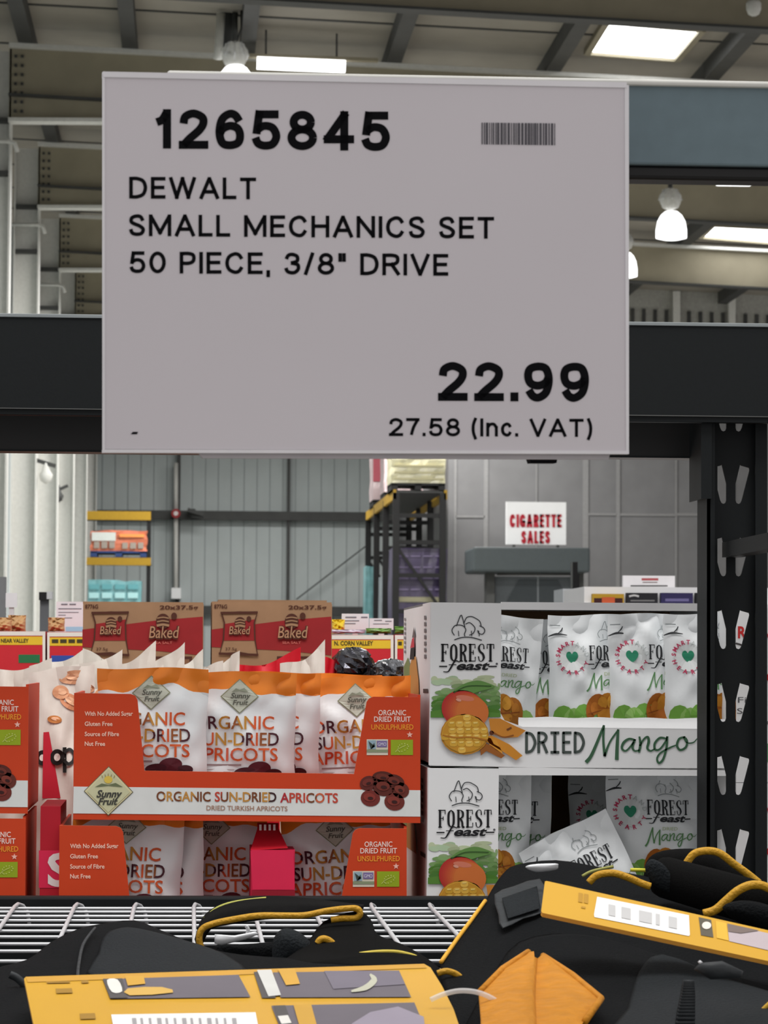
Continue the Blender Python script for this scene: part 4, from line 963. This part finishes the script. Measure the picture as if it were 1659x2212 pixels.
def pop(q, mp):
    for (cx, cy, rx, ry, c, r_) in ((25,1500,22,12,(206,146,110),.3),(128,1500,18,14,(214,156,118),.3),(150,1520,26,15,(202,136,98),.5),(158,1470,34,14,(206,152,116),-.1),(116,1555,16,8,(190,120,60),.2),(180,1492,20,10,(196,140,106),.2)):
        q.ell(cx, cy, rx, ry, c, mp, 1, r_); q.ell(cx+2, cy-1, rx*.6, ry*.45, (226,176,140), mp, 2, r_)
    q.poly([(92,1580),(104,1580),(132,1720),(92,1720)], (190,22,48), mp, 1)
    q.ell(123, 1634, 16, 17, (24,22,22), mp, 3); q.ell(123, 1634, 7, 8, (236,232,226), mp, 4); q.stroke([(139,1616),(140,1664)], 8, (24,22,22), mp, 3, 0); q.stroke([(140,1624),(150,1618),(160,1628),(158,1642),(148,1648),(140,1642)], 7, (24,22,22), mp, 3); q.ell(90, 1634, 14, 16, (24,22,22), mp, 3); q.ell(90, 1634, 6, 7, (236,232,226), mp, 4)
nut_bag(60, 200, 1448, 1800, 4.55, 'white nut bag with black lettering showing between two orange cartons', 21, .012, pop)
specs = [(-30,95,1436,4.62,22,.014,'white nut bag above the cut off orange carton with almonds printed near its seal'), (62,165,1424,4.85,23,.02,'white nut bag tip rising behind the lettered bag at the aisle gap'), (108,245,1432,4.75,24,.026,'white nut bag peak in front of the blue printed tray'),
 (178,250,1418,4.9,25,-.02,'white nut bag with a pink mark on its fold below the red snack carton'), (232,318,1424,4.82,26,.03,'tall pointed nut bag under the striped ball print of the first snack carton'), (300,382,1426,4.86,27,.034,'sharp pointed nut bag near the gap between the two snack cartons'),
 (360,425,1428,4.92,28,.022,'small pointed nut bag at the foot of the gap between the snack cartons'), (400,465,1434,4.88,29,.012,'low nut bag tip just past the gap between the snack cartons'), (438,505,1430,4.9,30,.022,'pointed nut bag under the bag print of the second snack carton'), (610,685,1422,4.8,31,.03,'pointed nut bag beside the red bags under the second snack carton')]
for x0, x1, yt, Y, sd, tip, lb in specs: nut_bag(x0-8, x1+14, yt+14, 1800, Y, lb, sd, tip*1.25, None, R.uniform(-.5, .3))
def plain_bag(nm, x0, x1, yt, Y, m, label, seed, tip, crumple, cat='bag', zb=None, grp=None):
    o = F((x0+x1)/2, yt, Y); H = o.z-(ZF if zb is None else zb); o.z -= H
    s = moved(pouch_surf((x1-x0)*Y/FPX, H, .09, seed, abs(tip), tip, crumple), o); q = MB(); sheet(q, s, m, 0, 1.0, 26, 30)
    return tag(q.build(nm, loc=o), label, cat, grp)
mat('red_film', (206,28,44), .4, noise=.08, bump=.2, scale=16)
plain_bag('snack_bag', 505, 650, 1440, 4.95, 'red_film', 'red snack bag lying low in front of the second snack carton', 41, .03, 2)
plain_bag('snack_bag', 690, 770, 1432, 5.0, 'red_film', 'dark red snack bag edge beside the crumpled black bag', 42, -.01, 2)
def crumpled(x0, x1, yt, yb, Y, m, label, seed):
    a, c = F(x0, yb, Y), F(x1, yt, Y); ce = (a+c)/2; rr = random.Random(seed); q = MB(); vs = []; n, k = 18, 11
    for j in range(k+1):
        ph = math.pi*j/k
        for i in range(n):
            t_ = 2*math.pi*i/n; r_ = 1+rr.uniform(-.2, .12)
            vs.append((ce.x+(c.x-a.x)/2*r_*math.sin(ph)**.7*math.cos(t_), Y+.06*r_*math.sin(ph)**.7*math.sin(t_), ce.z+(c.z-a.z)/2*math.cos(ph)*(1+rr.uniform(-.1, .1))))
    for j in range(k):
        for i in range(n):
            p = (j*n+i, j*n+(i+1) % n, (j+1)*n+(i+1) % n, (j+1)*n+i); q.f
            q.add([vs[v] for v in p[:3]], [(0, 1, 2)], m); q.add([vs[v] for v in (p[0], p[2], p[3])], [(0, 1, 2)], m)
    z0 = (ce.x, Y, ZF); q.box((ce.x-(c.x-a.x)*.4, Y-.04, ZF), (ce.x+(c.x-a.x)*.4, Y+.04, a.z+.03), m)
    return tag(q.build('foil_bag', loc=z0), label, 'bag')
crumpled(716, 806, 1400, 1475, 5.0, 'black_foil', 'crumpled shiny black bag in front of the yellow banded tray', 43)
crumpled(800, 885, 1424, 1480, 4.95, 'foil', 'crumpled silver bag next to the tall mango carton', 44)
# ---- snack cartons
def snack_carton(x0, label):
    Y = 5.4; t = thing('snack_carton', F(x0+130, 1450, Y), label, 'carton', 'brown and red snack cartons'); m_ = front(Y); X = lambda x: x-178+x0
    q = MB(); q.pbox(X(178), X(440), 1305, 1452, Y, .3, 'kraft')
    q.poly([(X(178),1360),(X(260),1350),(X(340),1340),(X(438),1332),(X(438),1416),(X(340),1406),(X(178),1398)], 'kraft_red', m_, 1)
    K = 'kraft_ink'
    bag = [(200,1324),(240,1322),(277,1324),(271,1345),(272,1380),(278,1416),(240,1410),(196,1412),(204,1380),(206,1345)]
    q.poly([(X(a), c) for a, c in bag], 'kraft', m_, 2); q.poly([(X(206),1348),(X(272),1338),(X(271),1384),(X(204),1384)], 'kraft_red', m_, 3)
    q.stroke([(X(a), c) for a, c in bag], 3, K, m_, 4, 0, True); q.stroke([(X(199),1324),(X(277),1323)], 5, K, m_, 5, 0); q.stroke([(X(195),1412),(X(278),1415)], 5, K, m_, 5, 0)
    for (cx, cy, r_, s_) in ((352,1342,15,1), (240,1346,12,.8)):
        q.ell(X(cx), cy, r_, r_*1.1, K, m_, 5)
        for dy in (-.5, 0, .55): q.stroke([(X(cx)-r_*.8, cy+dy*r_+1), (X(cx), cy+dy*r_-1), (X(cx)+r_*.8, cy+dy*r_+1)], 2.6 if dy < .5 else 5, 'kraft', m_, 6)
        q.ell(X(cx)+r_*1.6, cy-r_*.75, r_*.42, r_*.5, K, m_, 5)
    for (a, c, yb, cp, bo) in ((322,384,1378,25,.05), (216,260,1370,17,.04)):
        q.text('Baked', X(a), X(c), yb+1, cp, K, m_, 7, bo*.6+.03, .12); q.text('Baked', X(a), X(c), yb, cp, (168,128,98), m_, 8, 0, .12)
    q.text('SEA SALT', X(332), X(372), 1391, 5, (200,110,100), m_, 3); q.text('20x37.5g', X(345), X(428), 1316, 8, K, m_, 2, .02); q.text('8776G', X(184), X(212), 1314, 8, K, m_, 2, .02)
    q.text('37.5g', X(208), X(233), 1405, 6, K, m_, 4); q.rect(X(320), X(415), 1418, 1450, K, m_, 3); q.rect(X(326), X(409), 1424, 1450, (120,84,60), m_, 4)
    q.build('carton_body', t)
    q = MB(); z = F(X(300), 1305, Y).z; a, c = F(X(179), 1305, Y).x, F(X(439), 1305, Y).x
    q.box((a, Y+.002, z), (c, Y+.148, z+.004), 'kraft'); q.box((a, Y+.152, z), (c, Y+.3, z+.006), 'kraft'); q.build('top_flaps', t)
    return t
s0 = snack_carton(178, 'brown and red snack carton behind the white nut bag peaks')
dup(s0, pxd(277, -2, 5.4), 'brown and red snack carton with the crumpled black bag beside it')
b = MB(); b.pbox(470, 706, 1297, 1452, 5.72, .25, 'kraft'); tag(b.build('plain_carton', loc=F(590, 1452, 5.72)), 'plain brown carton peeking over the top of the second snack carton', 'carton')
# ---- trays with yellow price bands
def tray(x0, x1, yt, Y, label, deco):
    t = thing('display_tray', F((x0+x1)/2, 1500, Y), label, 'tray', 'red and yellow banded trays'); q = MB(); q.pbox(x0, x1, yt, 1500, Y, .35, (196,36,48)); m_ = front(Y)
    q.rect(x0+5, x1-5, yt+11, yt+29, (222,186,46), m_, 1); q.rect(x0, x1, yt, yt+9, (226,222,216), m_, 1); q.rect(x1-6, x1, yt, 1500, (226,222,216), m_, 2); q.rect(x0, x0+5, yt, 1500, (226,222,216), m_, 2)
    deco(q, m_); q.build('tray_body', t); return t
ink = (66,58,30)
tray(-90, 98, 1364, 6.3, 'red tray with a yellow band and green label behind the first nut bags', lambda q, m_: (q.text('NEAR VALLEY', 2, 62, 1388, 8, ink, m_, 2, .03), q.rect(40, 86, 1414, 1432, (36,110,66), m_, 1)))
tray(102, 262, 1366, 6.3, 'red tray with a yellow band and blue label next to the first snack carton', lambda q, m_: ([q.rect(112+18*i, 126+18*i, 1381, 1389, ink, m_, 2) for i in range(7)], q.rect(111, 160, 1416, 1450, (44,76,160), m_, 1), q.rect(128, 150, 1432, 1440, (210,60,90), m_, 2)))
tray(700, 850, 1372, 6.3, 'red tray with a yellow band behind the crumpled black bag', lambda q, m_: q.text('N. CORN VALLEY', 722, 806, 1394, 9, ink, m_, 2, .03))
tray(853, 1010, 1372, 6.3, 'red tray with a yellow band disappearing behind the mango carton', lambda q, m_: q.rect(860, 868, 1386, 1394, ink, m_, 2))
ZTT = F(500, 1366, 6.4).z
def smallbag(x0, x1, yt, Y, m, label, sd, nm='crisp_bag', cr=3, zb=None, grp=None):
    return plain_bag(nm, x0, x1, yt, Y, m, label, sd, 0, cr, 'bag', ZTT if zb is None else zb, grp)
mat('paper_tan', (190,150,104), .8, noise=.12, bump=.4, scale=20); mat('green_film', (104,150,56), .4, noise=.15, bump=.3); mat('yellow_film', (228,196,40), .4, noise=.1, bump=.3); mat('lilac_film', (206,190,206), .4, noise=.2, bump=.3)
smallbag(-14, 26, 1334, 6.42, 'paper_tan', 'crumpled tan paper bag at the frame edge on the green label tray', 51); smallbag(18, 56, 1329, 6.5, 'paper_tan', 'crumpled tan paper bag second along the green label tray', 52); smallbag(104, 140, 1334, 6.42, 'paper_tan', 'single tan paper bag on the blue label tray', 53)
smallbag(712, 790, 1360, 6.42, 'lilac_film', 'lilac snack bag on the tray behind the crumpled black bag', 54); smallbag(790, 846, 1357, 6.44, 'green_film', 'green snack bag on the tray under the white price cards', 55); smallbag(852, 930, 1353, 6.42, 'green_film', 'green snack bag on the tray touching the mango carton', 56); smallbag(716, 745, 1338, 6.56, 'yellow_film', 'yellow snack bag tip beside the white price cards', 57)
b = MB(); b.pbox(690, 880, 1328, 1365, 7.2, .1, (150,156,160)); 
def pcard(x0, x1, yt, yb, Y, label, lines, extra=None):
    q = MB(); q.pbox(x0, x1, yt, yb, Y, .004, (214,218,222)); m_ = front(Y)
    for (a, c, yy, h) in lines: q.rect(a, c, yy, yy+h, (110,112,120), m_, 1)
    if extra: q.rect(*extra, m_, 1)
    z = F((x0+x1)/2, yb, Y); q.box((z.x-.006, Y+.004, ZTT-.02 if Y < 6.6 else ZT-.002), (z.x+.006, Y+.012, z.z+.02), 'galv')
    return tag(q.build('price_card', loc=z), label, 'sign', 'small white price cards')
pcard(121, 180, 1300, 1366, 6.6, 'white price card with a pale blue foot beside the first snack carton', [(132,146,1304,3),(150,164,1304,3),(126,176,1314,2),(126,170,1322,1.5),(126,142,1328,1.5),(136,156,1334,1.5)], (142,179,1354,1364,(150,196,220)))
pcard(738, 797, 1326, 1362, 6.6, 'white price card above the yellow snack bag tip', [(746,770,1332,3),(780,794,1332,3),(744,776,1340,2),(744,768,1346,2)])
pcard(798, 850, 1336, 1360, 6.55, 'white price card nearer the mango carton', [(808,825,1339,2),(832,846,1341,2),(806,840,1347,1.5)])
pcard(12, 37, 1281, 1312, 6.9, 'tiny blank white card on a pole by the white columns', [])
# till posts by the columns
t = thing('scanner_post', base(95, 9), 'grey post with a black and white head standing before the white columns', 'post')
b = MB(); a = base(95, 9); b.box((a.x-.014, 9, 0), (a.x+.012, 9.03, F(95, 1290, 9).z), (104,106,110)); b.build('pole', t)
b = MB(); b.pbox(84, 101, 1279, 1296, 8.97, .08, (24,24,26)); b.pbox(100, 112, 1278, 1294, 8.97, .08, (206,208,210)); b.build('scanner_head', t)
b = MB(); a = base(5, 9.4); b.box((a.x-.03, 9.4, 0), (a.x+.008, 9.44, F(5, 1246, 9.4).z), (128,130,132)); tag(b.build('barrier_post', loc=a), 'plain grey post at the very edge of the frame by the tan paper bags', 'post')
# ------------------------------------------------------------ tool bags on the wire deck
def at(pts, Y): return [F(p[0], p[1], p[2] if len(p) > 2 else (Y(p[1]) if callable(Y) else Y)) for p in pts]
def lerpY(y0, Y0, y1, Y1): return lambda y: Y0+(Y1-Y0)*max(-.3, min(1.4, (y-y0)/(y1-y0)))
def smooth(pts, Y, n=5, closed=False): return spline(at(pts, Y), n, closed)
def pipe(q, pts, Y, wpx, m='piping', n=5):
    P = smooth(pts, Y, n); q.tube(P, wpx/2*(sum(p.y for p in P)/len(P))/FPX, m, 10)

def QPIPE(*a):
    q = MB(); pipe(q, *a); q.build('yellow_piping', t)
# --- bag on the left
NB = Vector((0, -1, .12))
Y1 = lerpY(1985, 3.12, 2230, 2.52)
t = thing('tool_bag', (F(480, 2100, 2.85).x, 2.85, DECK), 'black tool bag with a large yellow printed card lying under the 22.99 sign', 'tool bag', 'black and yellow tool bags')
q = MB(); P = smooth([(-90,2245),(-70,2130),(-20,2095),(60,2072),(110,2035),(165,2008),(215,1996),(290,1988),(345,2008),(430,2042),(520,2062),(700,2075),(880,2100),(935,2150),(950,2245)], Y1, 3, True)
q.inflate(P, .035, 'fabric', 6, bumps=.004, seed=2, back=.6, nrm=NB); q.build('bag_body', t)
q = MB(); P = smooth([(225,2030),(250,2012),(300,2010),(430,2045),(500,2075),(510,2110),(210,2120),(215,2065)], Y1, 3, True)
q.inflate([p-Vector((0,.04,-.006)) for p in P], .02, 'fabric_grey', 4, nrm=NB, bumps=.004, seed=4, back=.3); q.build('side_pocket', t)
q = MB(); pipe(q, [(205,2005),(180,2040),(170,2085),(168,2112)], lambda y: Y1(y)-.07, 7, 'rubber'); q.build('seam_tape', t)
q = MB(); q.tube([p+Vector((0, -.02, 0)) for p in smooth([(24,2100),(40,2108),(58,2125)], 2.74)], .0035, 'rubber', 8); q.build('zip_pull', t)
HY = lerpY(1940, 3.2, 2100, 2.84)
q = MB()
top = smooth([(424,2030),(440,1985),(475,1958),(530,1943),(600,1939),(680,1946),(740,1953),(786,1958)], 3.16, 4)
bot = smooth([(430,2050),(452,2006),(500,1993),(560,1984),(620,1979),(690,1972),(740,1966),(782,1962)], 3.06, 4)
q.ribbon(top, bot, .004, 'webbing'); q.build('carry_handle', t)
QPIPE([(442,1985),(470,1962),(510,1949),(575,1941)], 3.15, 8, (170,170,80)); QPIPE([(465,2100),(446,2068),(431,2035),(436,2008),(462,1995),(510,1985),(560,1978),(620,1978),(660,1977),(705,1968),(745,1963),(771,1963),(778,1974),(768,1983),(740,1984),(715,1987)], 3.04, 14); QPIPE([(686,2038),(692,2030),(701,2028),(714,2034),(728,2050),(734,2058)], 2.96, 15); QPIPE([(660,2085),(720,2074),(790,2059),(850,2056),(890,2064),(905,2072)], 2.9, 9, (200,180,70)); QPIPE([(945,2103),(965,2098),(988,2106),(1002,2124),(1006,2150),(1002,2180)], 2.72, 14); QPIPE([(958,2190),(985,2182),(1020,2190),(1052,2215),(1070,2240)], 2.62, 14)
q = MB(); P = smooth([(700,1990),(770,1968),(800,1985),(815,2018),(870,2040),(930,2075),(975,2120),(995,2170),(930,2140),(800,2100),(690,2090),(600,2088),(660,2040)], HY, 3, True)
q.inflate(P, .03, 'webbing', 5, nrm=NB, bumps=.004, seed=8, back=.5); q.build('front_flap', t)
q = MB(); P = smooth([(588,2065),(592,2025),(612,2006),(640,2010),(668,2032),(680,2062),(676,2092),(600,2095)], 2.98, 3, True); q.inflate(P, .03, 'fabric_grey', 5, nrm=NB, back=.8, seed=9); q.build('rolled_strap', t)
q = MB(); P = smooth([(462,2062),(470,2040),(520,2040),(600,2035),(650,2050),(660,2095),(470,2100)], 3.02, 3, True); q.inflate(P, .02, 'fabric', 4, nrm=NB, bumps=.004, back=.5); q.build('inner_pocket', t)
q = MB(); P = at([(464,2018),(505,2021),(552,2012),(560,2018),(530,2030),(478,2042),(463,2038)], 3.0); q.inflate(P, .004, 'galv', 3, nrm=NB, back=1); q.tube(smooth([(532,2000),(536,2008),(534,2018)], 3.0), .002, 'galv', 6); q.build('metal_clip', t)
# printed card
c1, c2, c3 = F(52,2112,2.58), F(918,2082,2.62), F(75,2225,2.40)
cm = tilted(c1, (c2-c1).cross(c3-c1), .0005)
q = MB(); out = [(52,2114),(56,2110),(916,2082),(930,2090),(955,2130),(980,2180),(1000,2240),(78,2240)]
mp0 = [cm(x, y, 0) for x, y in out]; nn = (c2-c1).cross(c3-c1).normalized(); nn = nn if nn.z > 0 else -nn
K = [p-nn*.003 for p in mp0]; n = len(out); tr = tessellate_polygon([[Vector((x, -y, 0)) for x, y in out]])
q.add(mp0+K, list(tr)+[tuple(n+i for i in x)[::-1] for x in tr], 'yellow_card'); q.add(mp0+K, [(i, (i+1) % n, n+(i+1) % n, n+i) for i in range(n)], (190,140,60))
def PY(x): return 2112-(x-52)*30/866
lt, dk, gy = (206,166,74), (74,70,70), (96,90,98)
q.poly([(56,2112),(916,2083),(922,2092),(230,2117),(60,2123)], (190,142,44), cm, 1)
q.poly([(222,2118),(515,2108),(541,2156),(238,2160)], gy, cm, 2); q.poly([(222,2118),(264,2117),(276,2159),(238,2160)], dk, cm, 3); q.poly([(231,2122),(254,2121),(264,2146),(242,2148)], (214,212,206), cm, 4, 3)
q.poly([(270,2113),(310,2113),(314,2130),(276,2134)], (196,150,50), cm, 4); q.poly([(276,2140),(350,2137),(374,2149),(280,2155)], (196,158,76), cm, 4, 2)
q.poly([(548,2102),(575,2100),(596,2158),(566,2158)], dk, cm, 2); q.poly([(555,2099),(586,2098),(607,2153),(580,2156)], (196,196,192), cm, 3); q.poly([(600,2098),(636,2096),(648,2130),(618,2133)], (196,150,52), cm, 4)
q.poly([(590,2103),(862,2099),(888,2156),(606,2157)], gy, cm, 2); q.poly([(700,2101),(862,2100),(875,2130),(720,2140)], (106,100,112), cm, 3); q.stroke([(760,2146),(790,2138),(808,2122),(800,2110)], [4,12,14,4], (176,176,158), cm, 4)
q.poly([(586,2175),(895,2168),(925,2240),(612,2240)], gy, cm, 2); q.poly([(590,2176),(616,2175),(640,2240),(612,2240)], dk, cm, 3); q.poly([(600,2200),(622,2198),(630,2215),(608,2217)], (214,212,206), cm, 4); q.poly([(634,2176),(672,2174),(690,2240),(652,2240)], (190,146,48), cm, 4); q.poly([(760,2215),(800,2190),(860,2178),(915,2200),(920,2240),(760,2240)], (140,132,146), cm, 3)
pc = q.build('printed_card', t); q = MB()
q.poly([(240,2194),(552,2189),(562,2240),(248,2240)], (222,222,220), cm, 2)
for i in range(13): q.poly([(285+18*i,2203),(285+18*i+(5 if i % 3 else 9),2203),(290+18*i+(5 if i % 3 else 9),2240),(290+18*i,2240)], (150,148,150), cm, 3)
q.build('barcode_label', pc)
q = MB()
for (a, c, yy, h) in ((100,150,2123,3),(120,155,2138,10),(175,190,2121,5),(172,205,2192,12)): q.poly([(a,yy),(c,yy-1),(c+2,yy+h-1),(a+2,yy+h)], (150,112,26), cm, 2)
q.build('small_print', pc)['kind'] = 'stuff'
q = MB(); q.tube(smooth([(930,2160),(960,2147),(1000,2140),(1045,2148),(1090,2175),(1125,2212),(1140,2240)], 2.46), .0022, 'clear_plastic', 8); q.build('plastic_loop', t)

# --- bag on the right
Y2 = lerpY(1860, 3.18, 2230, 2.52)
t = thing('tool_bag', (F(1350, 2050, 2.85).x, 2.85, DECK), 'tall black tool bag with looping handles lying in front of the slotted upright', 'tool bag', 'black and yellow tool bags')
q = MB(); P = smooth([(1010,2250),(965,2150),(952,2085),(1000,2012),(1046,1950),(1062,1922),(1086,1888),(1116,1868),(1200,1858),(1290,1872),(1380,1890),(1480,1900),(1600,1915),(1740,1950),(1780,2250),(1400,2260)], Y2, 3, True)
q.inflate(P, .03, 'fabric', 6, bumps=.005, seed=12, back=.6, nrm=NB); q.build('bag_body', t)
q = MB(); pipe(q, [(1048,1946),(1020,1985),(990,2025),(953,2078)], lambda y: Y2(y)-.012, 9, (226,166,50)); q.build('edge_piping', t)
def patch(pts, lift, m, th, nm, n=3, bumps=0, par=None):
    q = MB(); P = smooth(pts, lambda y: Y2(y)-lift, n, True); q.inflate(P, th, m, 4, nrm=NB, back=.3, bumps=bumps); return q.build(nm, par or t)
badge = patch([(1068,1932),(1110,1914),(1166,1898),(1180,1935),(1176,1970),(1130,1985),(1085,2006),(1076,1975)], .06, 'rubber', .008, 'rubber_badge', 2)
patch([(1084,1940),(1160,1914),(1168,1962),(1096,1985)], .078, 'fabric_grey', .004, 'badge_emblem', 1, 0, badge)
q = MB(); P = smooth([(1135,1874),(1150,1867),(1200,1865),(1206,1870),(1200,1880),(1160,1884)], 3.0, 3, True); q.inflate(P, .004, 'galv', 3, nrm=NB, back=.5); q.build('metal_eyelet', t)
patch([(1020,2260),(1060,2120),(1120,2035),(1230,2015),(1330,2032),(1420,2060),(1560,2100),(1720,2150),(1760,2260),(1400,2280)], .055, 'fabric', .03, 'front_pocket', 3, .004)
patch([(1330,2255),(1355,2180),(1380,2100),(1430,2060),(1560,2110),(1700,2160),(1740,2260)], .10, 'fabric_grey', .012, 'pocket_panel', 3, .003)
# yellow cloth tab
q = MB(); TY = lambda y: Y2(y)-.17
L = [(1028,2150),(1060,2118),(1110,2068),(1128,2058),(1140,2056)]
cr = [F(a, c, TY(c)-.02) for a, c in ((1160,2068),(1157,2105),(1155,2150),(1158,2215),(1160,2240))]
A_ = at([(1140,2056),(1085,2092),(1035,2143),(1040,2200),(1040,2240)], TY)
B2 = at([(1172,2064),(1235,2105),(1297,2156),(1262,2205),(1240,2240)], TY)
def loft(q, rows, m, th=.006):
    k = len(rows[0]); vs = [p for r_ in rows for p in r_]; fs = []
    for j in range(len(rows)-1):
        for i in range(k-1): a = j*k+i; fs.append((a, a+1, a+k+1, a+k))
    n0 = len(vs); q.add(vs+[p+Vector((0, th, -th*.3)) for p in vs], fs+[tuple(n0+i for i in f)[::-1] for f in fs], m, True)
mid1 = [a.lerp(c, .5)+Vector((0, -.012, .004)) for a, c in zip(A_, cr)]; mid2 = [a.lerp(c, .55)+Vector((0, -.01, .002)) for a, c in zip(cr, B2)]
loft(q, [A_, mid1, [p+Vector((-.004, -.016, .002)) for p in cr], [p+Vector((.002, .012, -.002)) for p in cr]], 'yellow_fabric'); loft(q, [[p+Vector((.002, .012, -.002)) for p in cr], [p+Vector((.003, .012, 0)) for p in mid2], B2], 'yellow_fabric')
q.tube([p+Vector((0, -.004, 0)) for p in A_[:3]], .003, 'yellow_fabric', 8); q.tube([p+Vector((0, -.004, 0)) for p in B2[:4]], .003, 'yellow_fabric', 8); q.build('yellow_tab', t)
# rear hump, rolled handle, loops
q = MB(); P = smooth([(1392,1880),(1402,1853),(1430,1838),(1480,1833),(1530,1838),(1590,1868),(1650,1905),(1640,1950),(1500,1940),(1400,1920)], 3.12, 3, True); q.inflate(P, .03, 'webbing', 5, nrm=NB, back=.8); q.build('rear_strap', t)
q = MB(); q.tube([F(1425,1892,2.96), F(1440,1896,2.955), F(1560,1930,2.9), F(1720,1975,2.85)], .0205, 'webbing', 20, rr=[.0185, .0205, .0215, .022]); rh = q.build('rolled_handle', t)
q = MB(); P = smooth([(1394,1880),(1398,1862),(1412,1856),(1438,1872),(1460,1908),(1464,1925),(1448,1930),(1412,1912)], 2.93, 3, True); q.inflate(P, .006, 'fabric_grey', 4, nrm=NB, back=1); q.build('handle_end', rh)
QPIPE([(1462,1900),(1474,1882),(1486,1860),(1502,1843),(1530,1838),(1556,1844),(1585,1866),(1615,1888),(1640,1908)], 2.98, 17); QPIPE([(1520,1974),(1545,1966),(1568,1946),(1594,1924),(1622,1912),(1650,1914),(1680,1930)], 2.84, 19); QPIPE([(1272,1907),(1286,1893),(1306,1887),(1330,1887),(1360,1897),(1385,1908),(1405,1915)], 2.92, 16); QPIPE([(1258,1893),(1280,1882),(1325,1872)], 3.0, 7, (150,150,80)); QPIPE([(1362,1879),(1395,1880)], 3.0, 8, (206,200,60))
q = MB(); P = smooth([(1560,1960),(1600,1945),(1660,1955),(1720,1990),(1720,2030),(1640,2010),(1590,1990)], 2.8, 3, True); q.inflate(P, .02, 'fabric', 4, nrm=NB, back=.8); q.build('strap_end', t)
# card
c1, c2, c3 = F(1177,1903,2.72), F(1659,2010,2.66), F(1170,1972,2.66)
cm2 = tilted(c1, (c2-c1).cross(c3-c1), .0005)
q = MB(); out = [(1177,1904),(1181,1903),(1720,2023),(1716,2088),(1172,1972),(1169,1968)]
mp0 = [cm2(x, y, 0) for x, y in out]; nn = (c2-c1).cross(c3-c1).normalized(); nn = nn if nn.z > 0 else -nn
K = [p-nn*.004 for p in mp0]; n = len(out); tr = tessellate_polygon([[Vector((x, -y, 0)) for x, y in out]])
q.add(mp0+K, list(tr)+[tuple(n+i for i in x)[::-1] for x in tr], 'yellow_card'); q.add(mp0+K, [(i, (i+1) % n, n+(i+1) % n, n+i) for i in range(n)], (210,150,60))
Q2 = q; q = MB(); q.poly([(1290,1938),(1488,1978),(1490,2020),(1488,2023),(1284,1982),(1283,1976)], (232,232,230), cm2, 1)
for x0, x1 in ((1314,1329),(1342,1362),(1380,1408),(1416,1425),(1444,1462)): q.poly([(x0,1950+(x0-1290)*.2),(x1,1950+(x1-1290)*.2),(x1,1974+(x1-1290)*.2),(x0,1974+(x0-1290)*.2)], (184,184,184), cm2, 2)
BL = q; q = Q2
q.poly([(1509,1982),(1536,1988),(1541,2026),(1514,2021)], (84,78,64), cm2, 1); q.ell(1526, 2001, 10, 8, (226,216,206), cm2, 2)
q.poly([(1546,1990),(1569,1995),(1574,2033),(1548,2027)], (214,168,50), cm2, 1)
q.poly([(1571,1997),(1712,2029),(1712,2066),(1575,2034)], (176,164,168), cm2, 1); q.poly([(1571,1997),(1640,2012),(1600,2018),(1573,2014)], (112,98,92), cm2, 2)
for (a, yy) in ((1250,1929),(1262,1931),(1256,1958)): q.poly([(a,yy),(a+9,yy+2),(a+8,yy+22 if yy < 1950 else yy+6),(a-1,yy+20 if yy < 1950 else yy+4)], (170,126,24), cm2, 1)
pc = q.build('printed_card', t); BL.build('barcode_label', pc)
# buckle and strap
q = MB(); P = at([(1498,2094),(1512,2080),(1560,2076),(1606,2098),(1602,2112),(1535,2116)], 2.42); q.inflate(P, .008, 'rubber', 3, nrm=NB, back=1); q.inflate(at([(1507,2078),(1512,2074),(1518,2078),(1512,2083)], 2.40), .003, 'galv', 2); q.build('buckle', t)
q = MB(); L1 = smooth([(1475,2120),(1470,2150),(1462,2190),(1455,2240)], 2.40, 6); L2 = smooth([(1498,2120),(1500,2150),(1500,2190),(1500,2240)], 2.40, 6)
q.ribbon(L1, L2, .004, 'fabric_grey')
for i in range(0, len(L1), 1): q.tube([L1[i]+Vector((0, -.003, 0)), L2[i]+Vector((0, -.003, 0))], .0016, 'rubber', 6)
q.build('ribbed_strap', t)
q = MB(); pipe(q, [(1620,2225),(1640,2190),(1665,2165)], 2.5, 10, (200,160,50)); q.build('corner_piping', t)
for o in COL.objects:
    if '_o' in o: del o['_o']
